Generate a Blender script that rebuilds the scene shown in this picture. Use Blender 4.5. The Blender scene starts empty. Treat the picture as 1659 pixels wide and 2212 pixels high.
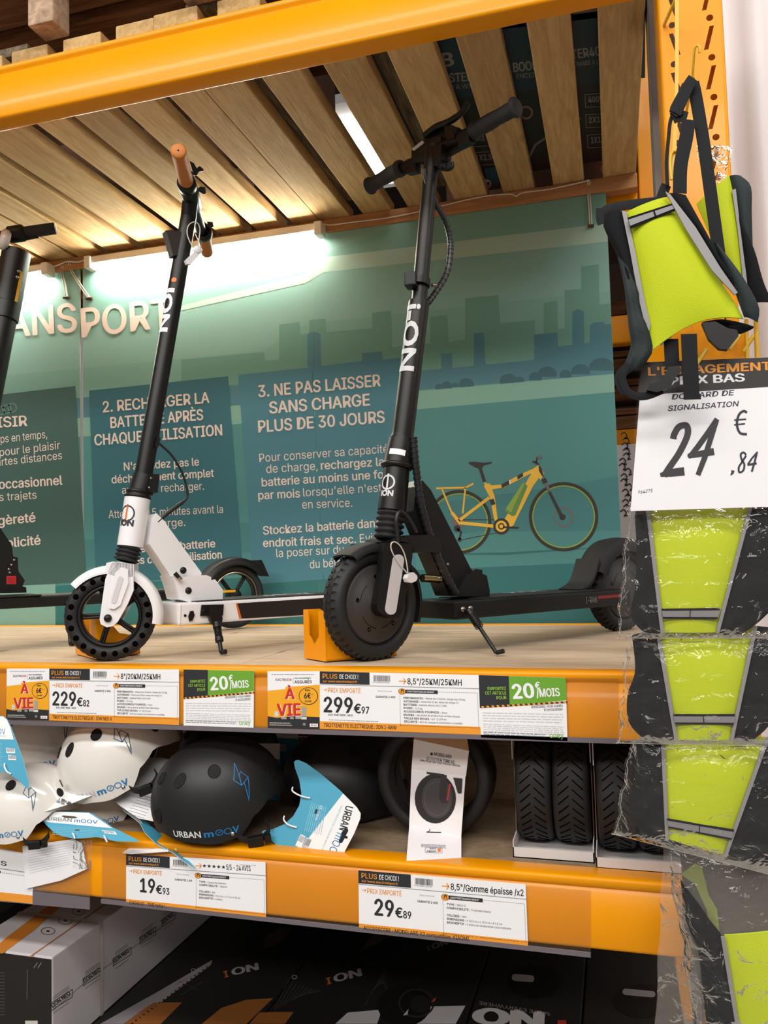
import bpy, bmesh, math, random
from mathutils import Vector, Matrix
random.seed(7)
S = bpy.context.scene
COL = S.collection
V3 = Vector

# ------------------------------------------------------------------ camera
YAW, PIT, ROLL, FPX, CX, CY, CZ = 0.278617, 0.059352, -0.0264945, 1730.9, 829.5, 1106.0, 1.30
_fwd = V3((-math.sin(YAW)*math.cos(PIT), math.cos(YAW)*math.cos(PIT), math.sin(PIT)))
_rt = V3((math.cos(YAW), math.sin(YAW), 0)); _up = _rt.cross(_fwd)
RT = _rt*math.cos(ROLL) + _up*math.sin(ROLL)
UP = -_rt*math.sin(ROLL) + _up*math.cos(ROLL)
FW = _fwd
EYE = V3((0, 0, CZ))
cam_d = bpy.data.cameras.new('camera'); cam = bpy.data.objects.new('camera', cam_d); COL.objects.link(cam)
cam_d.sensor_fit = 'HORIZONTAL'; cam_d.sensor_width = 36; cam_d.lens = FPX/1659*36; cam_d.clip_start = .05
cam.matrix_world = Matrix(((RT.x, UP.x, -FW.x, 0), (RT.y, UP.y, -FW.y, 0), (RT.z, UP.z, -FW.z, CZ), (0, 0, 0, 1)))
S.camera = cam

# ------------------------------------------------------------------ light
S.view_settings.view_transform = 'Standard'; S.view_settings.look = 'None'
S.view_settings.gamma = 1; S.view_settings.exposure = 0.0; S.view_settings.use_curve_mapping = False
W = bpy.data.worlds.new('store_air'); S.world = W; W.use_nodes = True
bg = W.node_tree.nodes['Background']; bg.inputs[0].default_value = (1.0, .93, .86, 1); bg.inputs[1].default_value = .24
def area(name, loc, aim, sx, sy, power, col=(1, .96, .9)):
    d = bpy.data.lights.new(name, 'AREA'); d.shape = 'RECTANGLE'; d.size = sx; d.size_y = sy; d.energy = power; d.color = col
    o = bpy.data.objects.new(name, d); COL.objects.link(o); o.location = loc
    o.rotation_euler = (V3(aim)-V3(loc)).to_track_quat('-Z', 'Y').to_euler(); return o
area('ceiling_row_light', (-.6, -1.1, 4.6), (-.6, 0.6, 0), 7.0, .5, 165)
area('ceiling_row_light', (-.4, -4.2, 4.6), (-.4, 1.4, .9), 7.0, .7, 265)
area('ceiling_row_light', (3.2, 1.0, 4.6), (1.2, 1.2, 1), .6, 5.0, 75)

# ------------------------------------------------------------------ materials
def srgb(h):
    h = h.lstrip('#'); c = [int(h[i:i+2], 16)/255 for i in (0, 2, 4)]
    return tuple(x/12.92 if x <= .04045 else ((x+.055)/1.055)**2.4 for x in c) + (1,)
_mats = {}
def M(h, rough=.55, metal=0, name=None, bump=0, bscale=200, spec=.5, var=0, vscale=6, coat=0, sheen=0):
    key = (h, rough, metal, bump, bscale, var, vscale, coat, spec)
    if key in _mats: return _mats[key]
    m = bpy.data.materials.new(name or 'paint_'+h.strip('#')); m.use_nodes = True
    nt = m.node_tree; b = nt.nodes['Principled BSDF']
    b.inputs['Base Color'].default_value = srgb(h); b.inputs['Roughness'].default_value = rough
    b.inputs['Metallic'].default_value = metal; b.inputs['Specular IOR Level'].default_value = spec
    if coat: b.inputs['Coat Weight'].default_value = coat; b.inputs['Coat Roughness'].default_value = .08
    if bump or var:
        tc = nt.nodes.new('ShaderNodeTexCoord')
    if bump:
        n = nt.nodes.new('ShaderNodeTexNoise'); n.inputs['Scale'].default_value = bscale; n.inputs['Detail'].default_value = 3
        bp = nt.nodes.new('ShaderNodeBump'); bp.inputs['Strength'].default_value = bump; bp.inputs['Distance'].default_value = .002
        nt.links.new(tc.outputs['Object'], n.inputs['Vector']); nt.links.new(n.outputs[0], bp.inputs['Height']); nt.links.new(bp.outputs[0], b.inputs['Normal'])
    if var:
        n = nt.nodes.new('ShaderNodeTexNoise'); n.inputs['Scale'].default_value = vscale; n.inputs['Detail'].default_value = 5
        r = nt.nodes.new('ShaderNodeMapRange'); r.inputs['To Min'].default_value = 1-var; r.inputs['To Max'].default_value = 1+var*.5
        mx = nt.nodes.new('ShaderNodeMix'); mx.data_type = 'RGBA'; mx.blend_type = 'MULTIPLY'; mx.inputs[0].default_value = 1
        mx.inputs[6].default_value = srgb(h)
        nt.links.new(tc.outputs['Object'], n.inputs['Vector']); nt.links.new(n.outputs[0], r.inputs['Value'])
        nt.links.new(r.outputs[0], mx.inputs[7]); nt.links.new(mx.outputs[2], b.inputs['Base Color'])
    _mats[key] = m
    return m
def wood(name, c1, c2, stretch=(9, .9, 9), rough=.8, dark=None, scale=7):
    m = bpy.data.materials.new(name); m.use_nodes = True; nt = m.node_tree; b = nt.nodes['Principled BSDF']
    b.inputs['Roughness'].default_value = rough; b.inputs['Specular IOR Level'].default_value = .2
    tc = nt.nodes.new('ShaderNodeTexCoord'); mp = nt.nodes.new('ShaderNodeMapping'); mp.inputs['Scale'].default_value = stretch
    oi = nt.nodes.new('ShaderNodeObjectInfo'); ad = nt.nodes.new('ShaderNodeVectorMath'); ad.operation = 'ADD'
    sc_ = nt.nodes.new('ShaderNodeMath'); sc_.operation = 'MULTIPLY'; sc_.inputs[1].default_value = 37
    nt.links.new(oi.outputs['Random'], sc_.inputs[0]); nt.links.new(tc.outputs['Object'], ad.inputs[0]); nt.links.new(sc_.outputs[0], ad.inputs[1])
    nt.links.new(ad.outputs[0], mp.inputs['Vector'])
    n = nt.nodes.new('ShaderNodeTexNoise'); n.inputs['Scale'].default_value = scale; n.inputs['Detail'].default_value = 8; n.inputs['Roughness'].default_value = .62; n.inputs['Distortion'].default_value = 1.1
    nt.links.new(mp.outputs[0], n.inputs['Vector'])
    cr = nt.nodes.new('ShaderNodeValToRGB'); cr.color_ramp.elements[0].position = .33; cr.color_ramp.elements[1].position = .68
    cr.color_ramp.elements[0].color = srgb(c1); cr.color_ramp.elements[1].color = srgb(c2)
    nt.links.new(n.outputs[0], cr.inputs[0])
    # per board tone + knots
    n2 = nt.nodes.new('ShaderNodeTexVoronoi'); n2.inputs['Scale'].default_value = 5.0
    mp2 = nt.nodes.new('ShaderNodeMapping'); mp2.inputs['Scale'].default_value = (1.6, .55, 1)
    nt.links.new(ad.outputs[0], mp2.inputs['Vector']); nt.links.new(mp2.outputs[0], n2.inputs['Vector'])
    k = nt.nodes.new('ShaderNodeMapRange'); k.inputs['From Min'].default_value = .03; k.inputs['From Max'].default_value = .10; k.inputs['To Min'].default_value = .38; k.inputs['To Max'].default_value = 1
    nt.links.new(n2.outputs['Distance'], k.inputs['Value'])
    t = nt.nodes.new('ShaderNodeMapRange'); t.inputs['To Min'].default_value = .82; t.inputs['To Max'].default_value = 1.1
    nt.links.new(oi.outputs['Random'], t.inputs['Value'])
    mu = nt.nodes.new('ShaderNodeMath'); mu.operation = 'MULTIPLY'; nt.links.new(k.outputs[0], mu.inputs[0]); nt.links.new(t.outputs[0], mu.inputs[1])
    mx = nt.nodes.new('ShaderNodeMix'); mx.data_type = 'RGBA'; mx.blend_type = 'MULTIPLY'; mx.inputs[0].default_value = 1
    nt.links.new(cr.outputs[0], mx.inputs[6]); nt.links.new(mu.outputs[0], mx.inputs[7]); nt.links.new(mx.outputs[2], b.inputs['Base Color'])
    bp = nt.nodes.new('ShaderNodeBump'); bp.inputs['Strength'].default_value = .35; bp.inputs['Distance'].default_value = .003
    nt.links.new(n.outputs[0], bp.inputs['Height']); nt.links.new(bp.outputs[0], b.inputs['Normal'])
    return m
def emit(name, col, strength):
    m = bpy.data.materials.new(name); m.use_nodes = True; b = m.node_tree.nodes['Principled BSDF']
    b.inputs['Base Color'].default_value = srgb(col); b.inputs['Emission Color'].default_value = srgb(col); b.inputs['Emission Strength'].default_value = strength
    return m
def film(name, opacity=.10, tint='#ffffff', bump=.0, bscale=30, rough=.06, gloss=1.0):
    """thin clear plastic: mostly see-through with a fresnel sheen"""
    m = bpy.data.materials.new(name); m.use_nodes = True; nt = m.node_tree; nt.nodes.clear()
    out = nt.nodes.new('ShaderNodeOutputMaterial'); tr = nt.nodes.new('ShaderNodeBsdfTransparent'); gl = nt.nodes.new('ShaderNodeBsdfGlossy')
    df = nt.nodes.new('ShaderNodeBsdfDiffuse'); df.inputs[0].default_value = srgb(tint); gl.inputs['Roughness'].default_value = rough
    fr = nt.nodes.new('ShaderNodeFresnel'); fr.inputs[0].default_value = 1.45
    m1 = nt.nodes.new('ShaderNodeMixShader'); m1.inputs[0].default_value = opacity
    m2 = nt.nodes.new('ShaderNodeMixShader')
    ml = nt.nodes.new('ShaderNodeMath'); ml.operation = 'MULTIPLY'; ml.inputs[1].default_value = gloss
    nt.links.new(fr.outputs[0], ml.inputs[0]); nt.links.new(ml.outputs[0], m2.inputs[0])
    nt.links.new(tr.outputs[0], m1.inputs[1]); nt.links.new(df.outputs[0], m1.inputs[2])
    nt.links.new(m1.outputs[0], m2.inputs[1]); nt.links.new(gl.outputs[0], m2.inputs[2]); nt.links.new(m2.outputs[0], out.inputs[0])
    if bump:
        tc = nt.nodes.new('ShaderNodeTexCoord'); n = nt.nodes.new('ShaderNodeTexNoise'); n.inputs['Scale'].default_value = bscale; n.inputs['Detail'].default_value = 2.5; n.inputs['Distortion'].default_value = 1.5
        bp = nt.nodes.new('ShaderNodeBump'); bp.inputs['Strength'].default_value = bump; bp.inputs['Distance'].default_value = .01
        nt.links.new(tc.outputs['Object'], n.inputs['Vector']); nt.links.new(n.outputs[0], bp.inputs['Height'])
        nt.links.new(bp.outputs[0], gl.inputs['Normal']); nt.links.new(bp.outputs[0], fr.inputs['Normal'])
    return m
ORANGE = M('#F09A00', .36, name='rack_orange_paint', coat=.12, spec=.22, var=.05, vscale=9)
BLACKM = M('#0b0b0b', .42, name='black_anodised', bump=.05, spec=.4)
BLACKR = M('#101011', .7, name='black_rubber', bump=.12, bscale=300)
BLACKP = M('#0d0d0e', .45, name='black_plastic', spec=.4)
WHITEP = M('#ecebee', .32, name='white_gloss_paint', coat=.3)
STEEL = M('#b9b6b0', .25, 1, name='steel')
PAPER = M('#f3f2f6', .6, name='white_paper')
INK = M('#26272c', .6, name='dark_ink'); INKO = M('#ee9a2e', .6, name='orange_ink'); INKG = M('#8b8d94', .6, name='grey_ink')
WOODS = wood('pine_slats', '#ad8957', '#cbaa78')
WOODG = wood('grey_weathered_wood', '#4a4138', '#8a7a62')
WOODD = wood('dark_pallet_wood', '#5c3b25', '#8c6242', stretch=(.9, 9, 9))
WOODE = wood('pink_pine_rail', '#a8764a', '#c8966a', stretch=(.7, 9, 9))
BOARD = wood('chipboard', '#b59d83', '#cfbda5', stretch=(.8, 6, 6), rough=.7, scale=5)
BOARD2 = wood('chipboard_dull', '#7d6a55', '#94806a', stretch=(2, 3, 3), rough=.8, scale=14)
CLEAR = film('clear_plastic', .05, '#a8804e', gloss=.5)
BAG = film('crinkled_clear_film', .015, '#ffffff', bump=.55, bscale=34, rough=.04, gloss=.9)

# ------------------------------------------------------------------ geometry helpers
def ray(x, y): return RT*((x-CX)/FPX) - UP*((y-CY)/FPX) + FW
def at(x, y, Y=None, Z=None, X=None):
    d = ray(x, y)
    t = Y/d.y if Y is not None else ((Z-CZ)/d.z if Z is not None else X/d.x)
    return EYE + d*t
class PL:
    """a real plane in the room; pl(x, y) is its point seen at photograph pixel x, y"""
    def __init__(s, p, n): s.p = V3(p); s.n = V3(n).normalized()
    def __call__(s, x, y, lift=0):
        d = ray(x, y); t = (s.p-EYE).dot(s.n)/d.dot(s.n); return EYE + d*t + s.n*lift
def plane3(a, b, c):
    n = (b-a).cross(c-a).normalized()
    if n.dot(EYE-a) < 0: n = -n
    return PL(a, n)
def YPL(Y): return PL((0, Y, 0), (0, -1, 0))
class Crop:
    """same plane addressed in the pixels of an enlarged detail"""
    def __init__(s, pl, ox, oy, k): s.pl, s.ox, s.oy, s.k = pl, ox, oy, k; s.n = pl.n
    def __call__(s, x, y, lift=0): return s.pl(s.ox+x/s.k, s.oy+y/s.k, lift)
class Quad:
    """unit-scaled coordinates on a sheet given by four corners (tl, tr, br, bl)"""
    def __init__(s, pl, q, w=1, h=1): s.pl, s.q, s.w, s.h = pl, q, w, h; s.n = pl.n
    def __call__(s, x, y, lift=0):
        u, v = x/s.w, y/s.h; a, b, c, d = s.q
        px = (a[0]*(1-u)+b[0]*u)*(1-v) + (d[0]*(1-u)+c[0]*u)*v
        py = (a[1]*(1-u)+b[1]*u)*(1-v) + (d[1]*(1-u)+c[1]*u)*v
        return s.pl(px, py, lift)
class Frame:
    """flat 2D frame in 3D: origin, x axis, y axis (y grows downwards like a page)"""
    def __init__(s, o, ex, ey, n=None): s.o, s.ex, s.ey = V3(o), V3(ex), V3(ey); s.n = V3(n) if n else s.ex.cross(s.ey).normalized()*-1
    def __call__(s, x, y, lift=0): return s.o + s.ex*x + s.ey*y + s.n*lift
_tx = {}
try:
    import os
    SANS = bpy.data.fonts.load(os.path.join(bpy.utils.system_resource('DATAFILES'), 'fonts', 'Inter.woff2')); SANS_SIZE = .682/.509
except Exception:
    SANS = None; SANS_SIZE = 1
def textmesh(body, bold=0, sans=True, fine=False):
    k = (body, bold, sans, fine)
    if k in _tx: return _tx[k]
    c = bpy.data.curves.new('lettering', 'FONT'); c.body = body; c.size = SANS_SIZE if sans and SANS else 1
    if sans and SANS: c.font = SANS
    c.offset = bold; c.resolution_u = 3
    o = bpy.data.objects.new('lettering', c); m = o.to_mesh()
    vs = [(v.co.x/.682, v.co.y/.682) for v in m.vertices]; fs = [tuple(p.vertices) for p in m.polygons]
    o.to_mesh_clear(); bpy.data.objects.remove(o); bpy.data.curves.remove(c)
    if fine:
        bm = bmesh.new(); bv = [bm.verts.new((x, y, 0)) for x, y in vs]
        for f in fs:
            try: bm.faces.new([bv[i] for i in f])
            except ValueError: pass
        bmesh.ops.triangulate(bm, faces=bm.faces[:])
        for _ in range(4):
            e = [e for e in bm.edges if e.calc_length() > .22]
            if not e: break
            bmesh.ops.subdivide_edges(bm, edges=e, cuts=1); bmesh.ops.triangulate(bm, faces=[f for f in bm.faces if len(f.verts) > 3])
        bm.verts.index_update(); vs = [(v.co.x, v.co.y) for v in bm.verts]; fs = [tuple(v.index for v in f.verts) for f in bm.faces]; bm.free()
    x0 = min([v[0] for v in vs] or [0]); vs = [(x-x0, y) for x, y in vs]; w = max([v[0] for v in vs] or [1])
    _tx[k] = (vs, fs, w); return _tx[k]
class MB:
    def __init__(s): s.v = []; s.f = []; s.fm = []; s.fs = []; s.mats = []
    def mi(s, m):
        if m not in s.mats: s.mats.append(m)
        return s.mats.index(m)
    def add(s, vs, fs, m, smooth=False):
        b = len(s.v); s.v += [tuple(v) for v in vs]; i = s.mi(m)
        for f in fs: s.f.append(tuple(b+k for k in f)); s.fm.append(i); s.fs.append(smooth)
    # --- flat print
    def flat(s, pl, pts, m, lift=0): s.add([pl(x, y, lift) for x, y in pts], [range(len(pts))], m)
    def slab(s, pl, pts, th, m, lift=0, edge=None):
        n = len(pts); s.add([pl(x, y, lift+th) for x, y in pts], [range(n)], m)
        s.add([pl(x, y, lift) for x, y in pts], [range(n)[::-1]], m)
        vs = [pl(x, y, lift+th) for x, y in pts] + [pl(x, y, lift) for x, y in pts]
        s.add(vs, [(i, (i+1) % n, n+(i+1) % n, n+i) for i in range(n)], edge or m)
    def rect(s, pl, x0, y0, x1, y1, m, lift=0): s.flat(pl, [(x0, y0), (x1, y0), (x1, y1), (x0, y1)], m, lift)
    def stroke(s, pl, pts, w, m, lift=0, closed=False):
        n = len(pts); L = []; R = []
        for i, (x, y) in enumerate(pts):
            a = pts[(i-1) % n] if (i > 0 or closed) else pts[i]; b = pts[(i+1) % n] if (i < n-1 or closed) else pts[i]
            d1 = V3((x-a[0], y-a[1], 0)); d2 = V3((b[0]-x, b[1]-y, 0))
            if d1.length < 1e-9: d1 = d2
            if d2.length < 1e-9: d2 = d1
            d1.normalize(); d2.normalize(); t = d1+d2
            t = t.normalized() if t.length > 1e-6 else d1
            nrm = V3((-t.y, t.x, 0)); k = max(.4, abs(nrm.dot(V3((-d1.y, d1.x, 0)))))
            ww = (w[i] if isinstance(w, (list, tuple)) else w)/2/k
            L.append((x+nrm.x*ww, y+nrm.y*ww)); R.append((x-nrm.x*ww, y-nrm.y*ww))
        vs = [pl(x, y, lift) for x, y in L+R]; e = n if closed else n-1
        s.add(vs, [(i, (i+1) % n, n+(i+1) % n, n+i) for i in range(e)], m)
    def disc(s, pl, x, y, rx, m, lift=0, ry=None, n=28, a0=0, a1=360):
        ry = ry or rx; k = n if a1-a0 >= 360 else n+1
        s.flat(pl, [(x+rx*math.cos(math.radians(a0+(a1-a0)*i/n)), y+ry*math.sin(math.radians(a0+(a1-a0)*i/n))) for i in range(k)], m, lift)
    def ring(s, pl, x, y, r, w, m, lift=0, ry=None, n=40):
        ry = ry or r; s.stroke(pl, [(x+r*math.cos(2*math.pi*i/n), y+ry*math.sin(2*math.pi*i/n)) for i in range(n)], w, m, lift, True)
    def text(s, pl, body, p0, p1, cap, m, lift=0, bold=0, up=None, sh=0):
        if SANS and bold:
            vs, fs, w0 = textmesh(body, 0); b = bold*.8/.682; w = w0+2*b
            offs = [(0, 0), (2*b, 0), (b, b*.7), (b, -b*.35)] + ([(b, 0)] if b > .05 else [])
        else: vs, fs, w = textmesh(body, bold, bool(SANS)); offs = [(0, 0)]
        d = (p1[0]-p0[0], p1[1]-p0[1])
        L = math.hypot(*d); ux, uy = d[0]/L, d[1]/L; u = up or (uy, -ux)
        for k, (ox, oy) in enumerate(offs):
            av, af = [], []
            for i, f in enumerate(fs):   # overlapping strokes of a glyph never lie in exactly one plane
                b0 = len(av); lf = lift+k*.00005+(i % 11)*.000004
                for q in f: x, y = vs[q]; av.append(pl(p0[0]+d[0]*(x+ox)/w+(u[0]+ux*sh)*cap*(y+oy), p0[1]+d[1]*(x+ox)/w+(u[1]+uy*sh)*cap*(y+oy), lf))
                af.append(range(b0, b0+len(f)))
            s.add(av, af, m)
    def lines(s, pl, x0, y0, x1, n, dy, h, m, lift=0, slope=0, ragged=.15, seed=1):
        r = random.Random(seed)
        for i in range(n):
            y = y0+dy*i; x = x0; e = x1-(x1-x0)*ragged*r.random()
            while x < e:
                w = (x1-x0)*r.uniform(.03, .11); xe = min(e, x+w)
                s.flat(pl, [(x, y+slope*x), (xe, y+slope*xe), (xe, y+h+slope*xe), (x, y+h+slope*x)], m, lift); x = xe+(x1-x0)*.012
    def ftext(s, fn, body, cap, m, bold=0, width=None):
        vs, fs, w = textmesh(body, bold, False, True); k = (width or w*cap)/w
        s.add([fn(x*k, y*cap) for x, y in vs], fs, m)
    # --- solids
    def box(s, m, lo, hi, bev=0, T=None):
        lo, hi = V3(lo), V3(hi); c = (lo+hi)/2; d = hi-lo
        if bev:
            bm = bmesh.new(); bmesh.ops.create_cube(bm, size=1); bmesh.ops.scale(bm, vec=d, verts=bm.verts)
            bmesh.ops.bevel(bm, geom=bm.edges[:], offset=min(bev, min(d)*.45), segments=2, affect='EDGES', profile=.6)
            bm.verts.index_update(); vs = [v.co+c for v in bm.verts]; fs = [[v.index for v in f.verts] for f in bm.faces]; bm.free()
        else:
            vs = [V3((x, y, z)) for x in (lo.x, hi.x) for y in (lo.y, hi.y) for z in (lo.z, hi.z)]
            fs = [(0, 1, 3, 2), (4, 6, 7, 5), (0, 4, 5, 1), (2, 3, 7, 6), (0, 2, 6, 4), (1, 5, 7, 3)]
        if T: vs = [T @ v for v in vs]
        s.add(vs, fs, m)
    def tube(s, m, pts, r, n=12, cap=True, closed=False, flatten=None):
        pts = [V3(p) for p in pts]; k = len(pts); rs = r if isinstance(r, (list, tuple)) else [r]*k
        vs = []; prev = None
        for i, p in enumerate(pts):
            a = pts[i-1] if (i > 0 or closed) else p; b = pts[(i+1) % k] if (i < k-1 or closed) else p
            t = (b-a).normalized()
            if prev is None:
                e1 = t.cross(V3((0, 0, 1)));
                if e1.length < .1: e1 = t.cross(V3((0, 1, 0)))
                e1.normalize()
            else:
                e1 = prev - t*prev.dot(t); e1.normalize()
            prev = e1; e2 = t.cross(e1)
            for j in range(n):
                an = 2*math.pi*j/n; vs.append(p + (e1*math.cos(an) + e2*math.sin(an))*rs[i])
        fs = [(i*n+j, i*n+(j+1) % n, ((i+1) % k)*n+(j+1) % n, ((i+1) % k)*n+j) for i in range(k if closed else k-1) for j in range(n)]
        s.add(vs, fs, m, True)
        if cap and not closed:
            s.add(vs[:n], [range(n)[::-1]], m); s.add(vs[-n:], [range(n)], m)
    def lathe(s, m, prof, o, ax, n=32, closed=False):
        o = V3(o); ax = V3(ax).normalized(); e1 = ax.cross(V3((0, 0, 1)))
        if e1.length < .1: e1 = ax.cross(V3((0, 1, 0)))
        e1.normalize(); e2 = ax.cross(e1); k = len(prof); vs = []
        for r, z in prof:
            for j in range(n):
                a = 2*math.pi*j/n; vs.append(o + ax*z + (e1*math.cos(a)+e2*math.sin(a))*r)
        s.add(vs, [(i*n+j, i*n+(j+1) % n, ((i+1) % k)*n+(j+1) % n, ((i+1) % k)*n+j) for i in range(k if closed else k-1) for j in range(n)], m, True)
    def grid(s, m, rows, smooth=True, th=0, nrm=None):
        k = len(rows[0]); r = len(rows); vs = [p for row in rows for p in row]
        fs = [(i*k+j, i*k+j+1, (i+1)*k+j+1, (i+1)*k+j) for i in range(r-1) for j in range(k-1)]
        s.add(vs, fs, m, smooth)
        if th:
            d = V3(nrm)*-th; s.add([V3(v)+d for v in vs], [f[::-1] for f in fs], m, smooth)
            rim = [i*k for i in range(r)] + [(r-1)*k+j for j in range(1, k)] + [i*k+k-1 for i in range(r-2, -1, -1)] + [j for j in range(k-2, 0, -1)]
            q = len(rim); s.add([vs[i] for i in rim]+[V3(vs[i])+d for i in rim], [(i, (i+1) % q, q+(i+1) % q, q+i) for i in range(q)], m)
    def prism(s, m, pts, vec):
        n = len(pts); vec = V3(vec); a = [V3(p) for p in pts]; b = [p+vec for p in a]
        s.add(a, [range(n)[::-1]], m); s.add(b, [range(n)], m); s.add(a+b, [(i, (i+1) % n, n+(i+1) % n, n+i) for i in range(n)], m)
    def holed(s, m, fr, outer, holes, th):
        """plate with holes: fr(x, y, lift)"""
        c = bpy.data.curves.new('plate', 'CURVE'); c.dimensions = '2D'; c.fill_mode = 'BOTH'
        for loop in [outer]+holes:
            sp = c.splines.new('POLY'); sp.points.add(len(loop)-1); sp.use_cyclic_u = True
            for p, (x, y) in zip(sp.points, loop): p.co = (x, y, 0, 1)
        o = bpy.data.objects.new('plate', c); me = o.to_mesh()
        vs = [v.co.copy() for v in me.vertices]; fs = [tuple(p.vertices) for p in me.polygons]
        o.to_mesh_clear(); bpy.data.objects.remove(o); bpy.data.curves.remove(c)
        s.add([fr(v.x, v.y, 0) for v in vs], fs, m); s.add([fr(v.x, v.y, -th) for v in vs], fs, m)
        for loop in [outer]+holes:
            n = len(loop); s.add([fr(x, y, 0) for x, y in loop]+[fr(x, y, -th) for x, y in loop], [(i, (i+1) % n, n+(i+1) % n, n+i) for i in range(n)], m)
    def build(s, name, parent=None, label=None, cat=None, group=None, kind=None, origin=None):
        me = bpy.data.meshes.new(name)
        if parent is not None: o0 = ORG[parent.name]
        elif origin is not None: o0 = V3(origin)
        else:
            xs = list(zip(*s.v)); o0 = V3(((min(xs[0])+max(xs[0]))/2, (min(xs[1])+max(xs[1]))/2, min(xs[2])))
        me.from_pydata([(x-o0.x, y-o0.y, z-o0.z) for x, y, z in s.v], [], s.f)
        for m in s.mats: me.materials.append(m)
        me.polygons.foreach_set('material_index', s.fm); me.polygons.foreach_set('use_smooth', s.fs); me.update()
        o = bpy.data.objects.new(name, me); COL.objects.link(o)
        if parent is not None: o.parent = parent
        else: o.location = o0
        ORG[o.name] = o0
        if label: o['label'] = label
        if cat: o['category'] = cat
        if group: o['group'] = group
        if kind: o['kind'] = kind
        return o
ORG = {}
def thing(name, label, cat, loc=(0, 0, 0), group=None):
    o = bpy.data.objects.new(name, None); COL.objects.link(o); o.location = loc; o.empty_display_size = .05
    o['label'] = label; o['category'] = cat
    if group: o['group'] = group
    ORG[o.name] = V3(loc); return o
def copy_tree(o, parent=None, label=None):
    c = o.copy(); COL.objects.link(c)
    if parent: c.parent = parent
    if label: c['label'] = label
    for ch in list(o.children): copy_tree(ch, c)
    return c
def spline(pts, k=6):
    """catmull-rom through points (tuples of any length)"""
    out = []; n = len(pts)
    for i in range(n-1):
        p0, p1, p2, p3 = pts[max(i-1, 0)], pts[i], pts[i+1], pts[min(i+2, n-1)]
        for j in range(k):
            t = j/k
            out.append(tuple(.5*((2*b)+(-a+c)*t+(2*a-5*b+4*c-d)*t*t+(-a+3*b-3*c+d)*t**3) for a, b, c, d in zip(p0, p1, p2, p3)))
    out.append(tuple(pts[-1])); return out
def sp3(pts, k=6): return [V3(p) for p in spline([tuple(q) for q in pts], k)]

# ------------------------------------------------------------------ setting
mb = MB(); mb.box(M('#8d8880', .35, name='concrete_floor', var=.08), (-8, -6, -.1), (5, 11.7, 0)); mb.build('floor', kind='structure')
mb = MB(); mb.box(M('#2a201a', .9, name='roof_underside'), (-8, -6, 6.0), (5, 12, 6.1)); mb.build('ceiling', kind='structure')
mb = MB(); mb.box(M('#3a2418', .9, name='back_wall_brown'), (-8, 11.6, 0), (1.4, 11.7, 6)); mb.build('wall_back', kind='structure')
mb = MB()
fl = [(.36+.028*i, 2.6+.035*math.sin(i*1.1)) for i in range(40)]
mb.grid(M('#e9dfe0', .5, name='white_wall_cladding', sheen=0), [[V3((x, y, z)) for x, y in fl] for z in (0, 4.5)]); mb.build('wall_right', kind='structure')

# ------------------------------------------------------------------ racking
def beam(z0, z1, label, x0=-2.3, x1=.108, Y=1.40, d=.05, lip=True):
    mb = MB(); r = .007; prof = []
    def arc(cy, cz, a0, a1, r=r):
        for i in range(5):
            a = math.radians(a0+(a1-a0)*i/4); prof.append((cy+r*math.cos(a), cz+r*math.sin(a)))
    arc(Y+r, z0+r, 270, 180)
    if lip:
        prof.extend([(Y, z1-.021), (Y+.0035, z1-.0185), (Y+.0035, z1-.017), (Y-.001, z1-.0145)])
    arc(Y+r*.8-.001, z1-r*.8, 180, 90, r*.8); arc(Y+d-r, z1-r, 90, 0); arc(Y+d-r, z0+r, 0, -90)
    n = len(prof); A = [V3((x0, y, z)) for y, z in prof]; B = [V3((x1, y, z)) for y, z in prof]
    mb.add(A+B, [(i, (i+1) % n, n+(i+1) % n, n+i) for i in range(n)], ORANGE, True)
    mb.add(A, [range(n)], ORANGE); mb.add(B, [range(n)], ORANGE)
    o = mb.build('rack_beam', label=label, cat='rack beam', group='orange rack beams'); return o
beam(2.281, 2.400, 'thick orange steel beam across the top carrying the wooden slats')
beam(.988, 1.1025, 'orange steel beam edging the shelf the scooters stand on')
beam(.648, .7655, 'orange steel beam edging the shelf of helmets and tyres')
beam(2.285, 2.398, 'orange rear beam behind the wooden rail above the teal boards', Y=2.432, lip=False)
beam(.995, 1.104, 'orange rear beam showing as a thin strip along the back of the scooter shelf', Y=2.337, d=.04, lip=False)

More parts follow.
